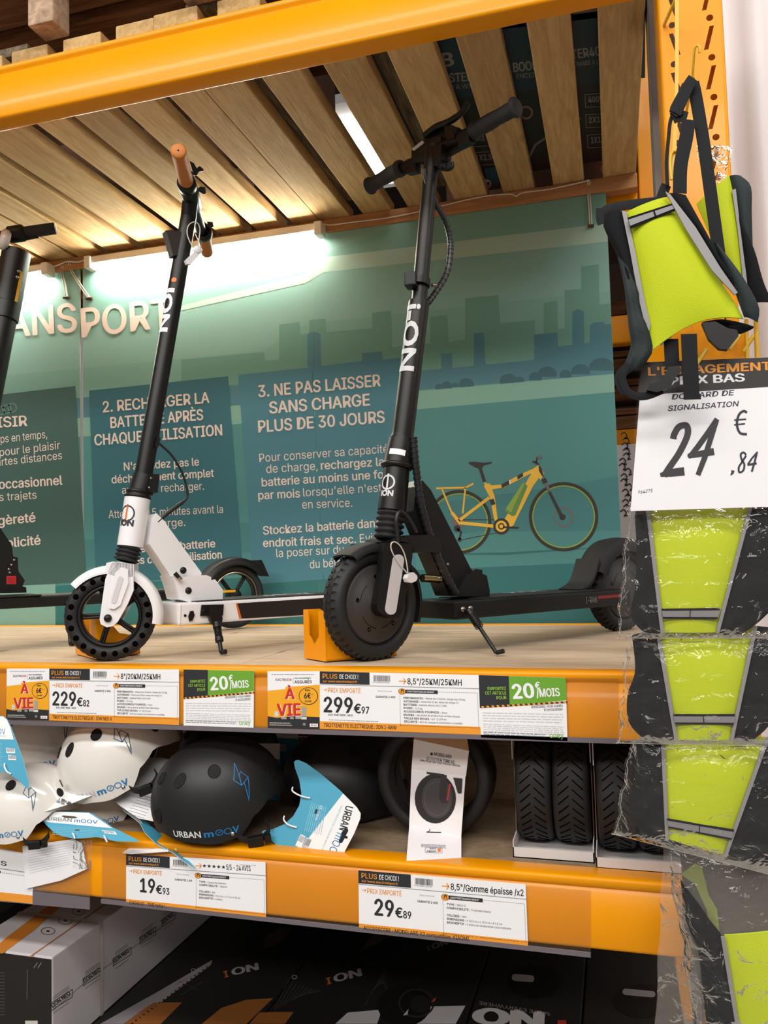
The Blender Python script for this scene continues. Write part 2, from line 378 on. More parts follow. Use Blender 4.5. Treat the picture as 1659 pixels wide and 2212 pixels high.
# perforated upright
def upright():
    t = thing('rack_upright', 'perforated orange rack upright with dots and slanted slots beside the bibs', 'rack upright', (.16, 1.45, 0))
    fr = lambda x, y, l: V3((x, 1.40-l, y))
    mb = MB(); z = .06
    while z < 3.1:
        holes = []
        for cx, sgn in ((.1905, 1), (.1308, -1)):
            holes.append([(cx*100+.56*math.cos(a*math.pi/8), z*100+.56*math.sin(a*math.pi/8)) for a in range(16)])
            top, bot = z*100-1.45, z*100-5.4; tx = cx*100+sgn*.25; bx = cx*100-sgn*.8
            holes.append([(tx-.35, top), (tx+.35, top), (bx+.35, bot), (bx-.35, bot)])
        mb.holed(ORANGE, lambda x, y, l: fr(x/100, y/100, l), [(11.7, z*100-6.0), (20.5, z*100-6.0), (20.5, z*100+.88), (11.7, z*100+.88)], holes, .002)
        z += .0688
    mb.build('front_plate', t)
    mb = MB()
    for x, s in ((.117, -1), (.205, 1)):   # rounded corner and side web
        prof = [(x, 1.40)] + [(x+s*.007*math.sin(a*math.pi/12), 1.407-.007*math.cos(a*math.pi/12)) for a in range(1, 7)] + [(x+s*.007, 1.50), (x-s*.012, 1.50)]
        mb.grid(ORANGE, [[V3((px, py, z)) for px, py in prof] for z in (.001, 3.2)], th=0)
    mb.build('side_web', t)
    mb = MB(); tape = film('packing_tape', .10, '#ffe9b0', bump=.9, bscale=60, rough=.1, gloss=1.4)
    pl = YPL(1.3985); mb.grid(tape, [[pl(1505+76*u, 315+34*v, 0) for u in (0, .25, .5, .75, 1)] for v in (0, .5, 1)]); mb.grid(tape, [[pl(1548+24*u, 345+75*v, 0) for u in (0, .5, 1)] for v in (0, .3, .6, 1)])
    mb.build('packing_tape', t, label='clear crinkled tape stuck over a hole of the upright')
upright()
mb = MB(); mb.box(M('#6f6a66', .5, name='galvanised_grey'), (.1095, 1.66, 0), (.150, 1.74, 3.2), .002)
mb.build('brace_channel', label='plain grey metal brace channel just behind the perforated orange upright', cat='brace')
mb = MB(); mb.box(ORANGE, (.114, 2.44, 0), (.20, 2.53, 3.2), .004)
mb.build('rack_upright', label='plain orange rear upright behind the grey brace channel', cat='rack upright')

# ------------------------------------------------------------------ slatted deck
deck = thing('slatted_deck', 'deck of pale pine slats with gaps overhead, carried by the top orange beam', 'slatted deck', (-.9, 1.9, 2.40))
px = [(50, 247, 111.5, 235), (132.6, 230, 205, 214), (233.6, 208, 309, 191), (340.6, 184, 416, 167), (417, 167, 505, 148), (544.6, 141, 629, 121), (679, 110, 773.7, 90), (820.5, 80, 925, 62), (972, 45, 1070, 20), (1130, 10, 1230, 5), (1290, 5, 1394, 5)]
xs = [(at(a, b, Z=2.40).x, at(c, d, Z=2.40).x) for a, b, c, d in px]
xs[0] = (xs[0][0], xs[0][1])
xs = [(-2.16, -2.055), (-2.03, -1.925), (-1.905, -1.80), (-1.785, -1.68), (-1.655, -1.545), (-1.515, -1.385)] + xs
for i, (a, b) in enumerate(xs):
    mb = MB(); j = random.uniform(-.003, .003)
    T = Matrix.Translation((0, 0, 0)); mb.box(WOODS, (a, 1.408+random.uniform(0, .006), 2.4005), (b, 2.425, 2.434+j), .003)
    mb.build('slat', deck)
mb = MB(); mb.box(WOODE, (-2.3, 2.381, 2.3575), (.108, 2.425, 2.4), .002); mb.build('rear_rail', deck, label='orange-toned wooden rail under the rear ends of the slats')

# pallet standing on the slats
pal = thing('pallet', 'old wooden pallet on the slats overhead with weathered blocks and dark boards', 'pallet', (-.9, 1.85, 2.434))
for x0, x1 in ((-1.86, -1.72), (-1.30, -1.20), (-.81, -.69), (-.478, -.40)):
    mb = MB(); mb.box(WOODG, (x0, 1.43, 2.4385), (x1, 2.36, 2.46), .003); mb.build('bottom_board', pal)
BLK = wood('block_end', '#8f7560', '#c9ab92', stretch=(5, 5, 5))
for x0, x1 in ((-1.845, -1.745), (-1.151, -1.088), (-.80, -.70), (-.476, -.405)):
    for y0, y1 in ((1.372, 1.445), (1.85, 1.95), (2.27, 2.36)):
        mb = MB(); zz = 2.45 if y0 < 1.4 else 2.4605
        mb.box(BLK, (x0, y0, zz), (x1, y1 if y0 > 1.4 else 1.428, 2.56), .004); mb.build('block', pal)
for y0, y1 in ((1.372, 1.50), (1.53, 1.64), (1.67, 1.78), (1.80, 1.90)):
    mb = MB(); mb.box(WOODD, (-2.0, y0, 2.5605), (-.40, y1, 2.585), .003); mb.build('top_board', pal)
mb = MB(); mb.box(M('#6b4a33', .8, name='brown_carton', var=.1), (-2.0, 1.40, 2.586), (-.76, 2.02, 3.1), .004)
mb.build('carton', label='big plain brown carton high up on the old pallet', cat='carton')

# speaker carton seen from below between the right slats
def carton():
    t = thing('carton', 'dark blue speaker carton overhead, its printed underside seen through the right slats', 'carton', (-.12, 1.9, 2.4395))
    NAVY = M('#16303f', .55, name='navy_print'); DK = M('#171417', .5, name='black_print'); BL = M('#174a66', .5); G = M('#8a8987', .6)
    mb = MB(); mb.box(DK, (-.392, 1.50, 2.4395), (.10, 2.36, 2.95), .003)
    pl = PL((0, 0, 2.4392), (0, 0, -1)); c = Crop(pl, 700, 0, 1.73)
    mb.flat(c, [(380, 120), (1200, 20), (1200, 290), (450, 370)], NAVY, .0004)
    mb.flat(c, [(380, 60), (1200, -40), (1200, 45), (400, 140)], M('#6e5a56', .6), .0004)
    mb.flat(c, [(600, 630), (660, 622), (660, 705), (610, 712)], BL, .0004)
    for body, p0, p1, cap, b in (('B', (440, 250), (488, 243), 50, .05), ('BOOSTER', (395, 310), (555, 300), 32, .04), ('SPEAKER WIRELESS', (400, 342), (640, 318), 16, 0),
                                 ('BOOMER', (708, 268), (850, 252), 34, .05), ('ENCEINTE', (720, 292), (830, 283), 17, .01), ('BOOSTER40', (830, 232), (1035, 205), 34, .04), ('ENCEINTE NOMADE A LED', (830, 256), (1050, 236), 17, .01),
                                 ('400W', (988, 382), (1050, 378), 22, .04), ('2X1', (990, 458), (1032, 455), 22, .04), ('1X1', (998, 534), (1035, 531), 22, .04), ('2X1', (562, 526), (600, 524), 22, .04), ('1X1.5', (568, 600), (628, 596), 22, .04)):
        mb.text(c, body, p0, p1, cap, G, .0008, b)
    for x, y in ((975, 352), (978, 428), (984, 504), (546, 500), (550, 570)): mb.stroke(c, [(x, y), (x+110, y-6), (x+114, y+42), (x+2, y+48)], 2, G, .0006, True)
    for x, y in ((755, 420), (1050, 632), (608, 688)): mb.disc(c, x, y, 18 if y > 500 else 0, M('#c9bdb4', .6), .0006)
    mb.ring(c, 755, 420, 22, 8, M('#8a5f58', .6), .0006)
    for x, y, q in ((1022, 622, '#b03040'), (600, 690, '#b02840'), (614, 684, '#2a4a6a')): mb.disc(c, x, y, 6, M(q, .6), .001)
    mb.stroke(c, [(760, 600), (790, 540), (850, 500), (960, 440)], 9, M('#6d6664', .6), .0006)
    mb.build('carton_body', t)
carton()
# far ceiling lamp seen through a gap
mb = MB(); LAMP = emit('lamp_tube', '#fff7ee', 9); p = at(795, 318, Z=5.85)
ya, yb = at(775, 278, Z=5.8).y, at(820, 400, Z=5.8).y
mb.box(LAMP, (p.x-.34, ya, 5.80), (p.x+.34, yb, 5.9)); mb.box(M('#d8d8d8', .5), (p.x-.4, ya-.35, 5.9), (p.x+.4, yb+.3, 5.995))
mb.build('ceiling_lamp', label='bright white store lamp seen through the slat gap left of the black handlebar', cat='ceiling lamp')

# ------------------------------------------------------------------ things behind the rack
BRC = M('#55351f', .85, name='brown_carton_dark', var=.15)
mb = MB(); mb.box(BRC, (-.5, 2.62, 2.46), (.33, 3.3, 4.2), .004); mb.build('carton', label='tall brown carton on the rack behind, glimpsed between the right slats', cat='carton')
mb = MB(); mb.box(BRC, (-2.6, 2.62, 2.46), (-1.12, 3.3, 4.2), .004); mb.build('carton', label='brown carton on the rack behind, glimpsed between the left slats', cat='carton')
beam(2.36, 2.455, 'orange beam under the brown cartons of the rack behind', x0=-2.6, x1=.33, Y=2.60, lip=False)
beam2 = beam(1.965, 2.055, 'orange beam of the next rack seen beside the right edge of the teal boards', x0=-.6, x1=.32, Y=2.62, lip=False)
bp = thing('pallet', 'stack of dark wooden pallet boards seen behind the right edge of the teal boards', 'pallet', (0, 2.95, 1.72))
for i in range(9):
    z = 1.725+i*.05; mb = MB(); mb.box(WOODD, (-.5, 2.85, z), (.33, 3.05 if i % 2 else 2.99, z+(.022 if i % 2 else .045)), .003); mb.build('board', bp)
mb = MB(); mb.box(ORANGE, (-.7, 2.84, 1.66), (.33, 2.90, 1.722), .003); mb.build('rack_beam', label='orange beam under the stack of dark pallet boards behind', cat='rack beam')
def scribble_box():
    t = thing('carton', 'white carton covered in black scribbles behind the right teal board edge', 'carton', (0, 2.75, .9))
    mb = MB(); mb.box(M('#cfc9cc', .6), (-.4, 2.7, .9), (.3, 3.0, 1.652), .003)
    c = Crop(YPL(2.6985), 1290, 380, 2.7); K = M('#141414', .5)
    r = random.Random(3)
    for k in range(16):
        x, y = 128+r.random()*40, 1510+k*30
        mb.stroke(c, spline([(x, y), (x+20, y-14), (x+36, y+6), (x+26, y+22), (x+44, y+20)], 5), 7, K, .0005)
    mb.build('carton_body', t)
scribble_box()
mb = MB(); mb.box(M('#2a2322', .6), (-.3, 2.66, 0), (.3, 3.0, .895), .003); mb.build('carton', label='dark carton under the scribbled white carton behind the bags', cat='carton')

# ------------------------------------------------------------------ shelf boards
mb = MB()
for a, b in ((-2.3, -1.56), (-1.5585, -.72), (-.7185, .108)): mb.box(BOARD, (a, 1.4505, 1.082), (b, 2.334, 1.1020), .001)
mb.build('shelf_board', label='pale chipboard shelf the three scooters stand on', cat='shelf')
mb = MB(); mb.box(BOARD2, (-2.3, 1.4505, .742), (.108, 2.38, .7640), .001)
mb.build('shelf_board', label='dull brown chipboard shelf under the helmets and tyres', cat='shelf')
mb = MB(); mb.box(M('#1d1a19', .9), (-2.3, 2.385, .0), (.108, 2.40, 1.0)); mb.build('back_panel', label='dark panel closing the back of the lower shelves', cat='panel')

# ------------------------------------------------------------------ printed teal boards
PY = 2.388
PP = YPL(PY)
def board(x0, x1, z0, z1, label):
    t = thing('display_board', label, 'display board', ((x0+x1)/2, PY, z0))
    mb = MB(); fr = Frame((x0, PY, z1), (1, 0, 0), (0, 0, -1), (0, -1, 0))
    mb.slab(fr, [(0, 0), (x1-x0, 0), (x1-x0, z1-z0), (0, z1-z0)], -.005, TEAL, 0, M('#d8d2c8', .7))
    return t, mb
TEAL = M('#82aea4', .62, name='teal_print'); TXT = M('#e6d3c6', .65, name='pale_pink_print')
SKYL = M('#a3c2b2', .62); SKYD = M('#79a99d', .62); CIT1 = M('#659789', .62); CIT2 = M('#487c89', .62); BUSH = M('#34606a', .62)
ROAD = M('#7aa998', .62); GRND = M('#478583', .62); GRN2 = M('#3d7a7b', .62); GRN3 = M('#276b6c', .62); GRN4 = M('#2a7a7c', .62)
B1 = M('#3b5c57', .62); B2 = M('#2c6672', .62); B3 = M('#417a89', .62)
U = (-.05, -1)
# clip helper: keep prints inside [xa, xb] of photograph columns by building them per board
def clip(pts, a, b, c):
    """half-plane a*x + b*y <= c"""
    out = []; n = len(pts)
    for i in range(n):
        p, q = pts[i], pts[(i+1) % n]; dp, dq = a*p[0]+b*p[1]-c, a*q[0]+b*q[1]-c
        if dp <= 0: out.append(p)
        if dp*dq < 0: t = dp/(dp-dq); out.append((p[0]+(q[0]-p[0])*t, p[1]+(q[1]-p[1])*t))
    return out
XA, XB = at(180, 900, Y=PY).x, at(1330, 900, Y=PY).x
XM = at(676, 640, Y=PY).x
ZT = 2.3565; ZB = 1.062
def edge(x, z):
    p = V3((x, PY, z))-EYE; w = p.dot(FW); return (CX+FPX*p.dot(RT)/w, CY-FPX*p.dot(UP)/w)
def halfplane(x, right):
    a, b = edge(x, ZT), edge(x, ZB); dx, dy = b[0]-a[0], b[1]-a[1]
    A, B_ = dy, -dx; c = A*a[0]+B_*a[1]
    return (-A, -B_, -c) if right else (A, B_, c)
def topline():
    a, b = edge(XA-1, ZT-.001), edge(XB+.5, ZT-.001); dx, dy = b[0]-a[0], b[1]-a[1]; A, B_ = dy, -dx; return (A, B_, A*a[0]+B_*a[1])
def botline():
    a, b = edge(XA-1, ZB+.001), edge(XB+.5, ZB+.001); dx, dy = b[0]-a[0], b[1]-a[1]; A, B_ = -dy, dx; return (A, B_, A*a[0]+B_*a[1])
def art(mb, xl, xr):
    hs = [halfplane(xl+.0005, True), halfplane(xr-.0005, False), topline(), botline()]
    def fl(pts, m, l):
        for h in hs: pts = clip(pts, *h)
        if len(pts) > 2: mb.flat(PP, pts, m, l)
    # sky ribbons
    fl([(-700, 640), (300, 560), (700, 548), (900, 470), (1400, 400), (1400, 470), (1307, 483), (700, 562), (660, 594), (360, 668), (-700, 760)], SKYD, .0002)
    fl([(360, 668), (660, 592), (700, 556), (1307, 483), (1400, 473), (1400, 512), (1307, 523), (700, 588), (660, 612), (360, 678)], SKYL, .0004)
    fl([(-700, 800), (0, 812), (163, 797), (570, 758), (660, 700), (1400, 620), (1400, 1500), (-700, 1500)], SKYD, .0003)
    k = 1.843
    def cc(pts): return [(500+x/k, 560+y/k) for x, y in pts]
    fl(cc([(-200, 400), (0, 382), (130, 370), (135, 405), (190, 400), (190, 260), (272, 250), (275, 300), (310, 295), (310, 243), (375, 236), (380, 290), (560, 275), (560, 213), (635, 205), (640, 350), (790, 335), (790, 230), (860, 220), (865, 330), (930, 320), (930, 155), (1063, 143), (1070, 255), (1207, 242), (1210, 300), (1243, 295), (1243, 175), (1297, 165), (1300, 280), (1327, 275), (1327, 125), (1393, 118), (1393, 30), (1462, 20), (1465, 180), (1560, 172), (1620, 700), (-200, 760)]), CIT1, .0005)
    fl(cc([(-700, 560), (28, 500), (28, 462), (303, 432), (303, 300), (315, 290), (340, 290), (355, 300), (358, 425), (520, 405), (520, 375), (600, 367), (603, 400), (670, 392), (690, 450), (835, 436), (835, 378), (878, 374), (880, 432), (965, 425), (965, 295), (1005, 293), (1012, 420), (1195, 402), (1205, 395), (1205, 300), (1297, 292), (1300, 348), (1357, 340), (1357, 210), (1380, 198), (1403, 208), (1405, 335), (1427, 332), (1427, 262), (1445, 252), (1485, 250), (1487, 260), (1560, 255), (1600, 450), (-700, 640)]), CIT2, .0006)
    fl(cc([(-700, 640), (750, 525), (1620, 448), (1620, 1900), (-700, 1900)]), ROAD, .0008)
    fl(cc([(-700, 715), (750, 597), (1620, 520), (1620, 1900), (-700, 1900)]), GRND, .0009)
    fl(cc([(-700, 1130), (860, 965), (1200, 920), (1620, 850), (1620, 1900), (-700, 1900)]), GRN2, .0010)
    fl(cc([(-700, 1240), (600, 1120), (1000, 1085), (1620, 1080), (1620, 1900), (-700, 1900)]), GRND, .0011)
    fl(cc([(-700, 1300), (800, 1235), (1620, 1200), (1620, 1900), (-700, 1900)]), GRN3, .0012)
    if xr > XM:
        for bi, (x, y, r) in enumerate(((828, 507, 18), (858, 500, 22), (890, 500, 14), (935, 492, 30), (1103, 478, 36), (1148, 478, 18), (1210, 465, 26), (1257, 450, 38), (1330, 455, 24), (1390, 440, 38), (1475, 425, 54))):
            pts = [(x+r*math.cos(a*math.pi/12), min(y+18, y-r*.85*math.sin(a*math.pi/12)+r*.25)) for a in range(-2, 15)]
            fl(cc([p for p in pts]), BUSH, .00062+bi*.000015)
        bike(mb)
def bike(mb):
    c = Crop(PP, 620, 900, 2.127); K = M('#2b2623', .6); YE = M('#e8b83c', .6); GR = M('#8aa53a', .6); GD = M('#5d8a45', .6); BR = M('#6e615a', .6)
    mb.stroke(c, [(730, 632), (1000, 630), (1430, 602)], [4, 12, 3], M('#2a6668', .6), .0013)
    for x, y, r in ((792, 484, 140), (1271, 460, 152)):
        mb.ring(c, x, y, r, 15, K, .0016, ry=r*1.0); mb.ring(c, x, y, r-10, 6, GR, .0015, ry=r-10)
    mb.disc(c, 790, 483, 32, BR, .0014); mb.ring(c, 1270, 462, 41, 7, BR, .0014)
    mb.stroke(c, [(780, 474), (1000, 474)], 3, K, .0015); mb.stroke(c, [(793, 568), (1010, 524)], 3, K, .0015); mb.stroke(c, [(782, 515), (800, 530), (793, 566)], 9, K, .0017); mb.disc(c, 782, 514, 15, K, .0017); mb.disc(c, 793, 566, 10, K, .0017)
    for pts, w in (([(686, 330), (822, 326), (857, 308)], 9), ([(712, 332), (757, 440)], 8), ([(820, 326), (808, 445)], 8), ([(757, 440), (795, 488), (1000, 508)], 15), ([(790, 478), (930, 372)], 14), ([(918, 312), (944, 370), (960, 470), (985, 510)], [30, 22, 16, 20])):
        mb.stroke(c, pts, w, YE, .0018)
    mb.stroke(c, [(940, 380), (950, 405)], 19, K, .0021)
    mb.flat(c, [(905, 300), (940, 316), (985, 312), (1080, 262), (1130, 240), (1158, 222), (1182, 262), (1165, 292), (1150, 268), (1120, 262), (1000, 325), (940, 336), (915, 340)], YE, .0019)
    mb.flat(c, [(1138, 236), (1165, 272), (1130, 320), (1040, 500), (985, 540), (950, 505), (1000, 470)], YE, .00195)
    mb.flat(c, [(985, 312), (1020, 293), (1022, 312), (988, 328)], K, .0022); mb.flat(c, [(1058, 272), (1083, 258), (1086, 274), (1060, 290)], K, .0022); mb.flat(c, [(1020, 293), (1026, 290), (1028, 308), (1022, 312)], M('#e8e2da', .6), .0022)
    mb.flat(c, [(1156, 224), (1168, 232), (1182, 280), (1170, 270), (1158, 250)], K, .0022)
    mb.flat(c, [(1085, 303), (1104, 316), (1104, 325), (1050, 452), (1036, 458), (1002, 436), (1004, 425)], GD, .0022); mb.flat(c, [(1085, 303), (1092, 308), (1030, 440), (1004, 425)], GR, .0023)
    mb.disc(c, 985, 504, 37, K, .0024); mb.disc(c, 985, 504, 26, YE, .0025); mb.disc(c, 985, 504, 15, K, .0026); mb.disc(c, 985, 504, 9, YE, .0027); mb.stroke(c, [(985, 508), (1065, 510)], 8, K, .0026)
    mb.stroke(c, [(887, 235), (908, 300)], 14, K, .0018); mb.flat(c, [(832, 210), (862, 207), (900, 212), (944, 208), (938, 216), (905, 224), (895, 240), (872, 236), (845, 222)], K, .002)
    mb.stroke(c, [(1178, 285), (1188, 305)], 22, K, .0018); mb.stroke(c, [(1190, 308), (1206, 345)], 14, BR, .0019); mb.stroke(c, [(1204, 342), (1262, 458)], [12, 16], K, .0018); mb.disc(c, 1266, 461, 14, K, .0019)
    mb.stroke(c, [(1160, 222), (1140, 210), (1128, 206)], 9, K, .0018); mb.stroke(c, [(1145, 212), (1150, 188), (1172, 190)], 8, K, .0018); mb.disc(c, 1160, 187, 11, M('#6a5f5a', .6), .0019, ry=8)

# left board
xl = XA-.012
t, mb = board(-2.3, xl, ZB, ZT, 'leftmost teal display board with a dark green text block about leisure riding')
art(mb, -2.3, xl)
c3 = Crop(PP, 0, 560, 2.514)
mb.flat(PP, [(-200, 876), (163, 834), (188, 1257), (-200, 1278)], B1, .0016)
mb.text(PP, 'TRANS', (-79, 737), (168, 716), 61, TXT, .0016, .03, U)
for x, y in ((8, 887), (22, 884), (33, 881)): mb.ring(PP, x-6, y, 9, 3.5, M('#5d7d75', .6), .0018)
for body, p0, p1, cap, b in (('LOISIR', (-45, 926), (60, 920), 22, .03), ('Gagnez du temps en temps,', (-120, 970), (103, 946), 17, 0), ('surtout pour le plaisir', (-75, 995), (130.5, 969.7), 17, 0), ('de courtes distances', (-60, 1013), (135, 991.6), 17, 0),
                             ('Usage occasionnel', (-80, 1062), (136, 1047), 20, .03), ('courts trajets', (-55, 1086), (80, 1077), 17, 0), ('Légèreté', (-33, 1138), (78, 1127), 20, .03), ('Simplicité', (-32, 1188), (89, 1176), 20, .03)):
    mb.text(PP, body, p0, p1, cap, TXT, .0019, b, U)
mb.build('printed_sheet', t)
# middle board
t, mb = board(XA, XM, ZB, ZT, 'middle teal display board with dark block numbered 2 behind the white scooter')
art(mb, XA, XM)
mb.flat(PP, [(193, 844), (493, 813), (526, 1240), (208, 1262)], B2, .0016)
mb.flat(PP, [(515, 810), (674, 794), (699, 1252), (548, 1262)], B3, .0016)
mb.text(PP, 'PORT', (177, 729), (373, 705), 61, TXT, .0016, .03, U)
for body, p0, p1, cap, b in (('2. RECHARGER LA', (223, 891), (453.5, 870), 23, .035), ('BATTERIE APRÈS', (239.5, 925), (440, 907), 23, .035), ('CHAQUE UTILISATION', (205, 962.5), (481, 940), 23, .035),
                             ("N'attendez pas le", (268.5, 1016.6), (431, 1005.5), 17, .025), ('déchargement complet', (242, 1044.5), (463, 1030), 17, .025), ('avant de recharger.', (264.5, 1067), (441.5, 1058), 17, 0),
                             ('Attendez 15 minutes avant la', (235.5, 1119.6), (482.5, 1107.7), 17, 0), ('recharge.', (305, 1141), (401, 1136), 17, 0), ('Retirez la batterie', (291, 1194), (466, 1182), 17, .025), ('après chaque utilisation', (262, 1221), (480, 1206), 17, .025)):
    mb.text(PP, body, p0, p1, cap, TXT, .0019, b, U)
def board3(mb, lo, hi):
    lines3 = (('3. NE PAS LAISSER', (558.6, 858.4), (822.8, 834), 25, .035), ('SANS CHARGE', (582.5, 893.7), (800, 875.8), 25, .035), ('PLUS DE 30 JOURS', (558.6, 934.4), (832, 912.7), 25, .035),
              ('Pour conserver sa capacité', (561, 998.4), (839, 977.8), 18, 0), ('de charge,', (576, 1022), (687, 1015), 18, 0), ('rechargez la', (693.7, 1014.7), (830, 1006), 18, .025), ('batterie au moins une fois', (566, 1051), (847, 1032), 18, .025),
              ('par mois', (558.6, 1079), (649, 1074.4), 18, .025), ("lorsqu'elle n'est pas", (655.7, 1072.7), (869, 1059), 18, 0), ('en service.', (653.5, 1098.8), (761.5, 1094.5), 18, 0), ('Stockez la batterie dans un', (569, 1155), (855, 1136), 18, .025),
              ('endroit frais et sec.', (569, 1182), (769.7, 1173), 18, .025), ('Evitez de', (778, 1172), (869, 1165), 18, 0), ('la poser sur du sol', (597.7, 1204), (780, 1193), 18, 0), ('du béton', (670, 1228), (750, 1222), 18, 0))
    for body, p0, p1, cap, b in lines3:
        # a line crossing the joint is printed letter by letter on whichever board carries it
        n = len(body); vs, fs, w = textmesh(body, b); tmp = MB(); tmp.text(PP, body, p0, p1, cap, TXT, .0019, b, U)
        fs2 = []
        for f in tmp.f:
            xm = sum(tmp.v[i][0] for i in f)/len(f)
            if lo <= xm < hi: fs2.append(f)
        if fs2: mb.add(tmp.v, fs2, TXT)
board3(mb, XA, XM)
mb.build('printed_sheet', t)
# right board
t, mb = board(XM+.0004, XB, ZB, ZT, 'right teal display board printed with a city skyline and a yellow bicycle')
art(mb, XM+.0004, XB)
mb.flat(PP, [(676, 793.6), (865, 775), (900, 1240), (700, 1252)], B3, .0016)
board3(mb, XM, XB)
mb.build('printed_sheet', t)

# ------------------------------------------------------------------ light battens, cord and loops under the rail
TUBE = emit('led_diffuser', '#fff5e6', 165)
def batten(xa, xb, label):
    t = thing('light_batten', label, 'light batten', ((xa+xb)/2, 2.355, 2.34))
    WH = M('#e8e2dc', .5, name='white_housing')
    mb = MB(); mb.box(WH, (xa+.022, 2.345, 2.353), (xb-.022, 2.3805, 2.378), .003); mb.build('housing', t)
    for x in (xa, xb-.026): mb = MB(); mb.box(WH, (x, 2.335, 2.336), (x+.026, 2.3805, 2.379), .004); mb.build('end_cap', t)
    mb = MB(); mb.tube(TUBE, [(xa+.026, 2.356, 2.345), (xb-.026, 2.356, 2.345)], .0095, 14); mb.build('diffuser', t, label='glowing white tube')
    return t
bx0, bx1 = at(186, 566, Y=2.35).x, at(697, 492, Y=2.35).x
batten(bx0, bx1, 'glowing white light batten under the rail behind the white scooter handlebar')
batten(bx0-.14-(bx1-bx0), at(107, 590, Y=2.35).x, 'glowing white light batten at the left edge behind the left black scooter')
CORD = M('#d9d2c8', .6, name='white_cord')
mb = MB(); pr = YPL(2.374)
pts = [(697, 482), (712, 486), (760, 480), (840, 470), (900, 458), (960, 443), (1040, 425), (1100, 419), (1115, 424), (1130, 416), (1190, 408), (1262, 392), (1272, 388)]
mb.tube(CORD, [pr(x, y) for x, y in spline(pts, 4)], .0022, 6); mb.build('power_cord', label='thin white cord sagging along the wooden rail right of the battens', cat='cord')
mb = MB(); mb.tube(CORD, [pr(x, y) for x, y in spline([(105, 578), (122, 574), (145, 565), (168, 566), (187, 560)], 5)], .0028, 6); mb.build('power_cord', label='short white cord linking the two light battens', cat='cord')
def loop(pts, label):
    mb = MB(); n = len(pts)
    for o in (0, 4.2): mb.tube(CORD, [YPL(2.379-.0)(x+o, y) if i < 2 else PP(x+o, y, .004) for i, (x, y) in enumerate(spline(pts, 4))], .0021, 6)
    x, y = pts[-1]; mb.tube(M('#4a3020', .5), [PP(x-4, y+1, .005), PP(x+9, y, .005)], .005, 8)
    mb.build('hanging_loop', label=label, cat='cord loop', group='elastic loops holding the teal boards')
loop([(132, 574), (134, 592), (139, 615), (143, 643)], 'left of two white elastic loops holding the left teal board to the rail')
loop([(148, 568), (154, 585), (172, 615), (192, 645)], 'white elastic loop slanting right into the middle teal board')
loop([(1270, 390), (1270, 420), (1272, 450), (1274, 489)], 'white elastic loop holding the right teal board beside the hanging bib')

# ------------------------------------------------------------------ scooters
TH = math.radians(53); H = V3((math.cos(TH), math.sin(TH), 0)); N = V3((-math.sin(TH), math.cos(TH), 0)); Z1 = V3((0, 0, 1))
def dirs(deg): a = math.radians(deg); return V3((math.cos(a), math.sin(a), 0)), V3((-math.sin(a), math.cos(a), 0))
ZS = 1.1045
GREYH = M('#353130', .55, name='hub_grey', bump=.05); RUB = M('#17181b', .6, name='tyre_rubber', bump=.15, bscale=260)
BOLT = M('#8d8880', .3, 1, name='bolt_steel'); REFL = M('#cfcdd2', .5, name='reflector_white', bump=.3, bscale=600)
PITCHB = M('#020202', .9, name='black_recess', spec=.05)
def arcpts(c, h, R, a0, a1, n): return [c + (h*math.cos(math.radians(a0+(a1-a0)*i/n)) + Z1*math.sin(math.radians(a0+(a1-a0)*i/n)))*R for i in range(n+1)]
def tyre_mesh(mb, c, n, h, R, w, inner):
    prof = []; k = 14
    for i in range(k):
        a = 2*math.pi*i/k; rm = (R+inner)/2; prof.append((rm+(R-inner)/2*math.copysign(abs(math.cos(a))**.75, math.cos(a)), w/2*math.copysign(abs(math.sin(a))**.75, math.sin(a))))
    mb.lathe(RUB, prof, c, n, 56, True)
def tread(mb, c, n, h, R, w, count=44):
    for i in range(count):
        a = 2*math.pi*i/count
        for sg in (-1, 1):
            e = (h*math.cos(a+sg*.03)+Z1*math.sin(a+sg*.03)); tt = n.cross(e)
            Mx = Matrix(((n.x, tt.x, e.x, 0), (n.y, tt.y, e.y, 0), (n.z, tt.z, e.z, 0), (0, 0, 0, 1)))
            p = c + e*(R-.0025) + n*sg*w*.30; Mx.translation = p
            rot = Matrix.Rotation(sg*.75, 4, 'Y')
            mb.box(RUB, (-w*.13, -.0047, -.003), (w*.13, .0047, .0021), 0, Mx @ rot)
        e = (h*math.cos(a)+Z1*math.sin(a)); tt = n.cross(e); Mx = Matrix(((n.x, tt.x, e.x, 0), (n.y, tt.y, e.y, 0), (n.z, tt.z, e.z, 0), (0, 0, 0, 1))); Mx.translation = c+e*(R-.0015)
        mb.box(RUB, (-w*.15, -.0052, -.003), (w*.15, .0052, .0018), 0, Mx @ Matrix.Rotation(.5, 4, 'Z'))
